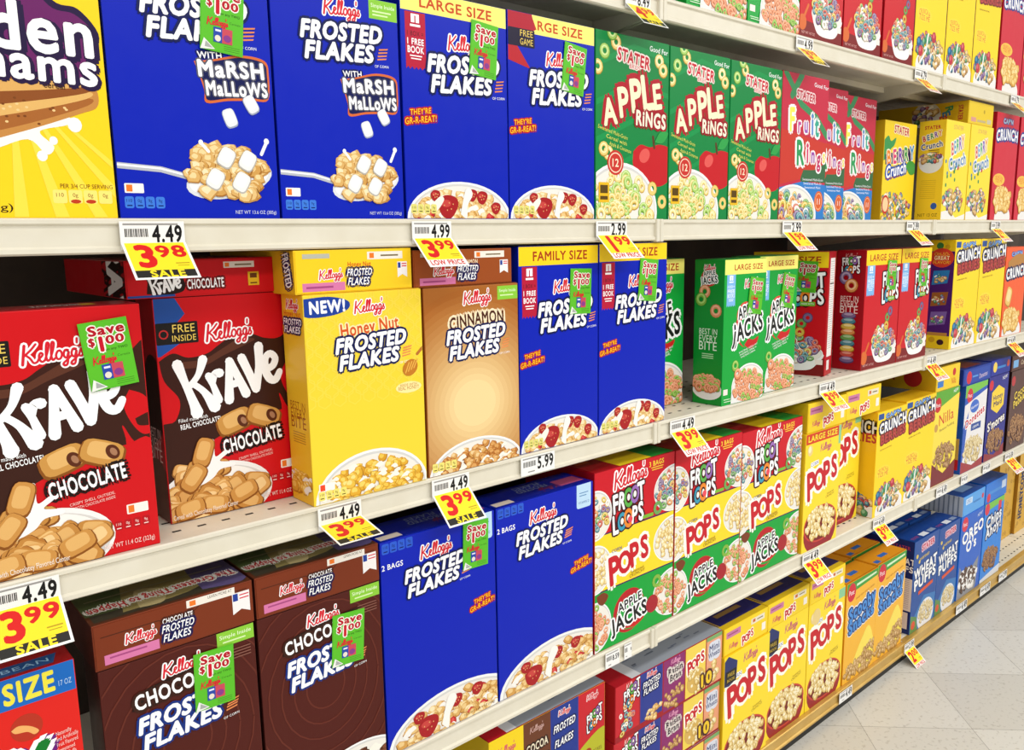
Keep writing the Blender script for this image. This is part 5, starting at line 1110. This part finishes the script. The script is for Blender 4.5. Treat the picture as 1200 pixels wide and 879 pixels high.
TAGS = [
 ('A', 1.140, .066, '8.49', '4.99', 'SALE', 'price tag with a yellow card on the top shelf edge above the green apple boxes'),
 ('A', 1.692, .070, '4.99', '3.99', 'SALE', 'price tag below the red cereal box on the top shelf, above the fruit rings'),
 ('A', 2.275, .072, '4.79', '2.99', 'LOW', 'price tag below the yellow berry boxes of the top shelf'),
 ('A', 2.965, .072, '4.79', '2.99', 'LOW', 'price tag on the top shelf edge nearest the right frame edge'),
 ('B', .289, .072, '4.49', '3.98', 'SALE', 'price tag with a 3.98 sale card under the blue marshmallow flakes'),
 ('B', .684, .070, '4.99', '3.99', 'LOW', 'price tag with a 3.99 low price card above the cinnamon flakes box'),
 ('B', 1.068, .080, '2.99', '1.99', 'LOW', 'price tag with a 1.99 card below the first green apple box'),
 ('B', 1.666, .080, '2.99', '1.99', 'LOW', 'price tag with a yellow card below the red fruit rings'),
 ('B', 2.284, .076, '2.99', '1.99', 'LOW', 'price tag on the second shelf edge below the small berry crunch box'),
 ('B', 2.885, .076, '3.99', '2.99', 'LOW', 'price tag on the second shelf edge below the red crunch boxes'),
 ('C', .118, .073, '4.49', '3.99', 'SALE', 'price tag with a large 3.99 sale card above the red box in the corner'),
 ('C', .512, .068, '4.49', '3.99', 'SALE', 'price tag under the honey nut box, its yellow card curled away'),
 ('C', .704, .072, '4.49', '3.99', 'SALE', 'price tag reading 4.49 with a 3.99 sale card under the cinnamon flakes'),
 ('C', .886, .078, '5.99', None, '', 'plain white price label reading 5.99 under the tall blue box'),
 ('C', 1.282, .080, '4.49', '3.99', 'LOW', 'price tag with a 3.99 card above the banded three-bag boxes'),
 ('C', 1.860, .076, '4.49', '3.99', 'LOW', 'price tag with a yellow card below the sideways red box'),
 ('C', 2.456, .080, '4.49', '2.99', 'LOW', 'price tag at the shelf joint below the second red rings box'),
 ('C', 3.112, .080, '4.49', '2.99', 'LOW', 'price tag on the third shelf edge below the orange crunch box'),
 ('D', 1.096, .040, '8.59', None, '', 'small price label reading 8.59 below the first banded box'),
 ('D', 1.150, .022, '8', None, '', 'tiny white label beside the 8.59 label on the fourth shelf edge'),
 ('D', 1.816, .080, '4.49', '3.99', 'LOW', 'price tag with a 3.99 card below the red-bannered puffs box'),
 ('D', 2.190, .070, '4.49', '3.99', 'LOW', 'price tag with a white and yellow card above the orange boxes'),
 ('D', 2.608, .080, '4.49', None, '', 'white price label below the pudding cereal box'),
 ('D', 2.800, .052, '4.49', None, '', 'white price label below the donut cereal box'),
 ('D', 2.985, .064, '4.49', None, '', 'white price label below the dark blue graham cereal box'),
 ('D', 3.190, .080, '4.49', '3.99', 'LOW', 'price tag with an orange-yellow card below the dark brown cocoa box'),
 ('E', 2.048, .072, '4.49', None, '', 'white price label reading 4.49 on the gold edge below the puffs box'),
 ('E', 2.452, .066, '2.99', '2.00', 'LOW', 'price tag hanging off the gold edge below the orange boxes'),
 ('E', 2.845, .092, '4.49', None, '', 'white price label on the gold edge below the puffed wheat boxes'),
 ('E', 3.055, .094, '4.49', None, '', 'white price label on the gold edge below the chocolate cookie cereal'),
 ('E', 3.235, .080, '2.99', None, '', 'white price label on the gold edge below the bright blue box'),
]
for lv, x, w, p, s, f, lab in TAGS:
    price_tag(lv, x, w, p, s, 'SALE' if f == 'SALE' else 'LOW', lab, out=78 if 'curled' in lab else 46)

# ------------------------------------------------------------------ floor
def floor_material():
    m = bpy.data.materials.new('speckled vinyl tile'); m.use_nodes = True
    nt = m.node_tree; b = nt.nodes['Principled BSDF']; N = nt.nodes.new; K = nt.links.new
    b.inputs['Roughness'].default_value = .28; b.inputs['Specular IOR Level'].default_value = .45
    tc = N('ShaderNodeTexCoord'); mp = N('ShaderNodeMapping'); mp.inputs['Rotation'].default_value = (0, 0, PI / 4); mp.inputs['Location'].default_value = (.075, .20, 0)
    K(tc.outputs['Object'], mp.inputs['Vector'])
    br = N('ShaderNodeTexBrick'); br.offset = 0; br.inputs['Scale'].default_value = 1; br.inputs['Brick Width'].default_value = .2875; br.inputs['Row Height'].default_value = .2875
    br.inputs['Mortar Size'].default_value = .0008; br.inputs['Color1'].default_value = lin('#C6C3BA'); br.inputs['Color2'].default_value = lin('#D2D0C8'); br.inputs['Mortar'].default_value = lin('#8E8A82')
    K(mp.outputs['Vector'], br.inputs['Vector'])
    n1 = N('ShaderNodeTexNoise'); n1.inputs['Scale'].default_value = 90; n1.inputs['Detail'].default_value = 6; K(tc.outputs['Object'], n1.inputs['Vector'])
    r = N('ShaderNodeValToRGB'); r.color_ramp.elements[0].position = .33; r.color_ramp.elements[0].color = (.55, .52, .48, 1); r.color_ramp.elements[1].position = .43; r.color_ramp.elements[1].color = (1, 1, 1, 1)
    K(n1.outputs['Fac'], r.inputs['Fac'])
    mx = N('ShaderNodeMixRGB'); mx.blend_type = 'MULTIPLY'; mx.inputs['Fac'].default_value = .5
    K(br.outputs['Color'], mx.inputs['Color1']); K(r.outputs['Color'], mx.inputs['Color2']); K(mx.outputs['Color'], b.inputs['Base Color'])
    return m
m = MB(); m.box(-2, 9, -4, 1.48, -.05, 0, floor_material(), 0); o = m.build('floor'); o['kind'] = 'structure'

# ------------------------------------------------------------------ light: rows of ceiling lamps over the aisle
def lamp(name, loc, sx, sy, power, rot=(0, 0, 0), col=(1, .985, .955)):
    d = bpy.data.lights.new(name, 'AREA'); d.shape = 'RECTANGLE'; d.size = sx; d.size_y = sy; d.energy = power; d.color = col
    o = bpy.data.objects.new(name, d); o.location = loc; o.rotation_euler = rot; COL.objects.link(o); return o
lamp('ceiling_lamp_row', (2.2, -.6, 3.4), 9, .5, 60)
lamp('ceiling_lamp_row', (2.2, -2.6, 3.2), 10, .6, 170)
w = bpy.data.worlds.new('store'); SC.world = w; w.use_nodes = True
w.node_tree.nodes['Background'].inputs['Color'].default_value = (1, .99, .97, 1); w.node_tree.nodes['Background'].inputs['Strength'].default_value = .33

# ------------------------------------------------------------------ camera
cd = bpy.data.cameras.new('camera'); cam = bpy.data.objects.new('camera', cd); COL.objects.link(cam)
Rw = ((.75222225, -.12068988, .64776202), (-.65872935, -.11475928, .74357646), (-.01540545, -.98603461, -.16582645))  # rows: world axes in (right, down, forward)
M = Matrix(((Rw[0][0], -Rw[0][1], -Rw[0][2], 0), (Rw[1][0], -Rw[1][1], -Rw[1][2], 0), (Rw[2][0], -Rw[2][1], -Rw[2][2], CAM_H), (0, 0, 0, 1)))
cam.matrix_world = M; cd.sensor_fit = 'HORIZONTAL'; cd.sensor_width = 36; cd.lens = 968.77 / 1200 * 36; cd.clip_start = .02
SC.camera = cam
vs = SC.view_settings; vs.view_transform = 'Standard'; vs.look = 'None'; vs.gamma = 1; vs.use_curve_mapping = False; vs.exposure = .56
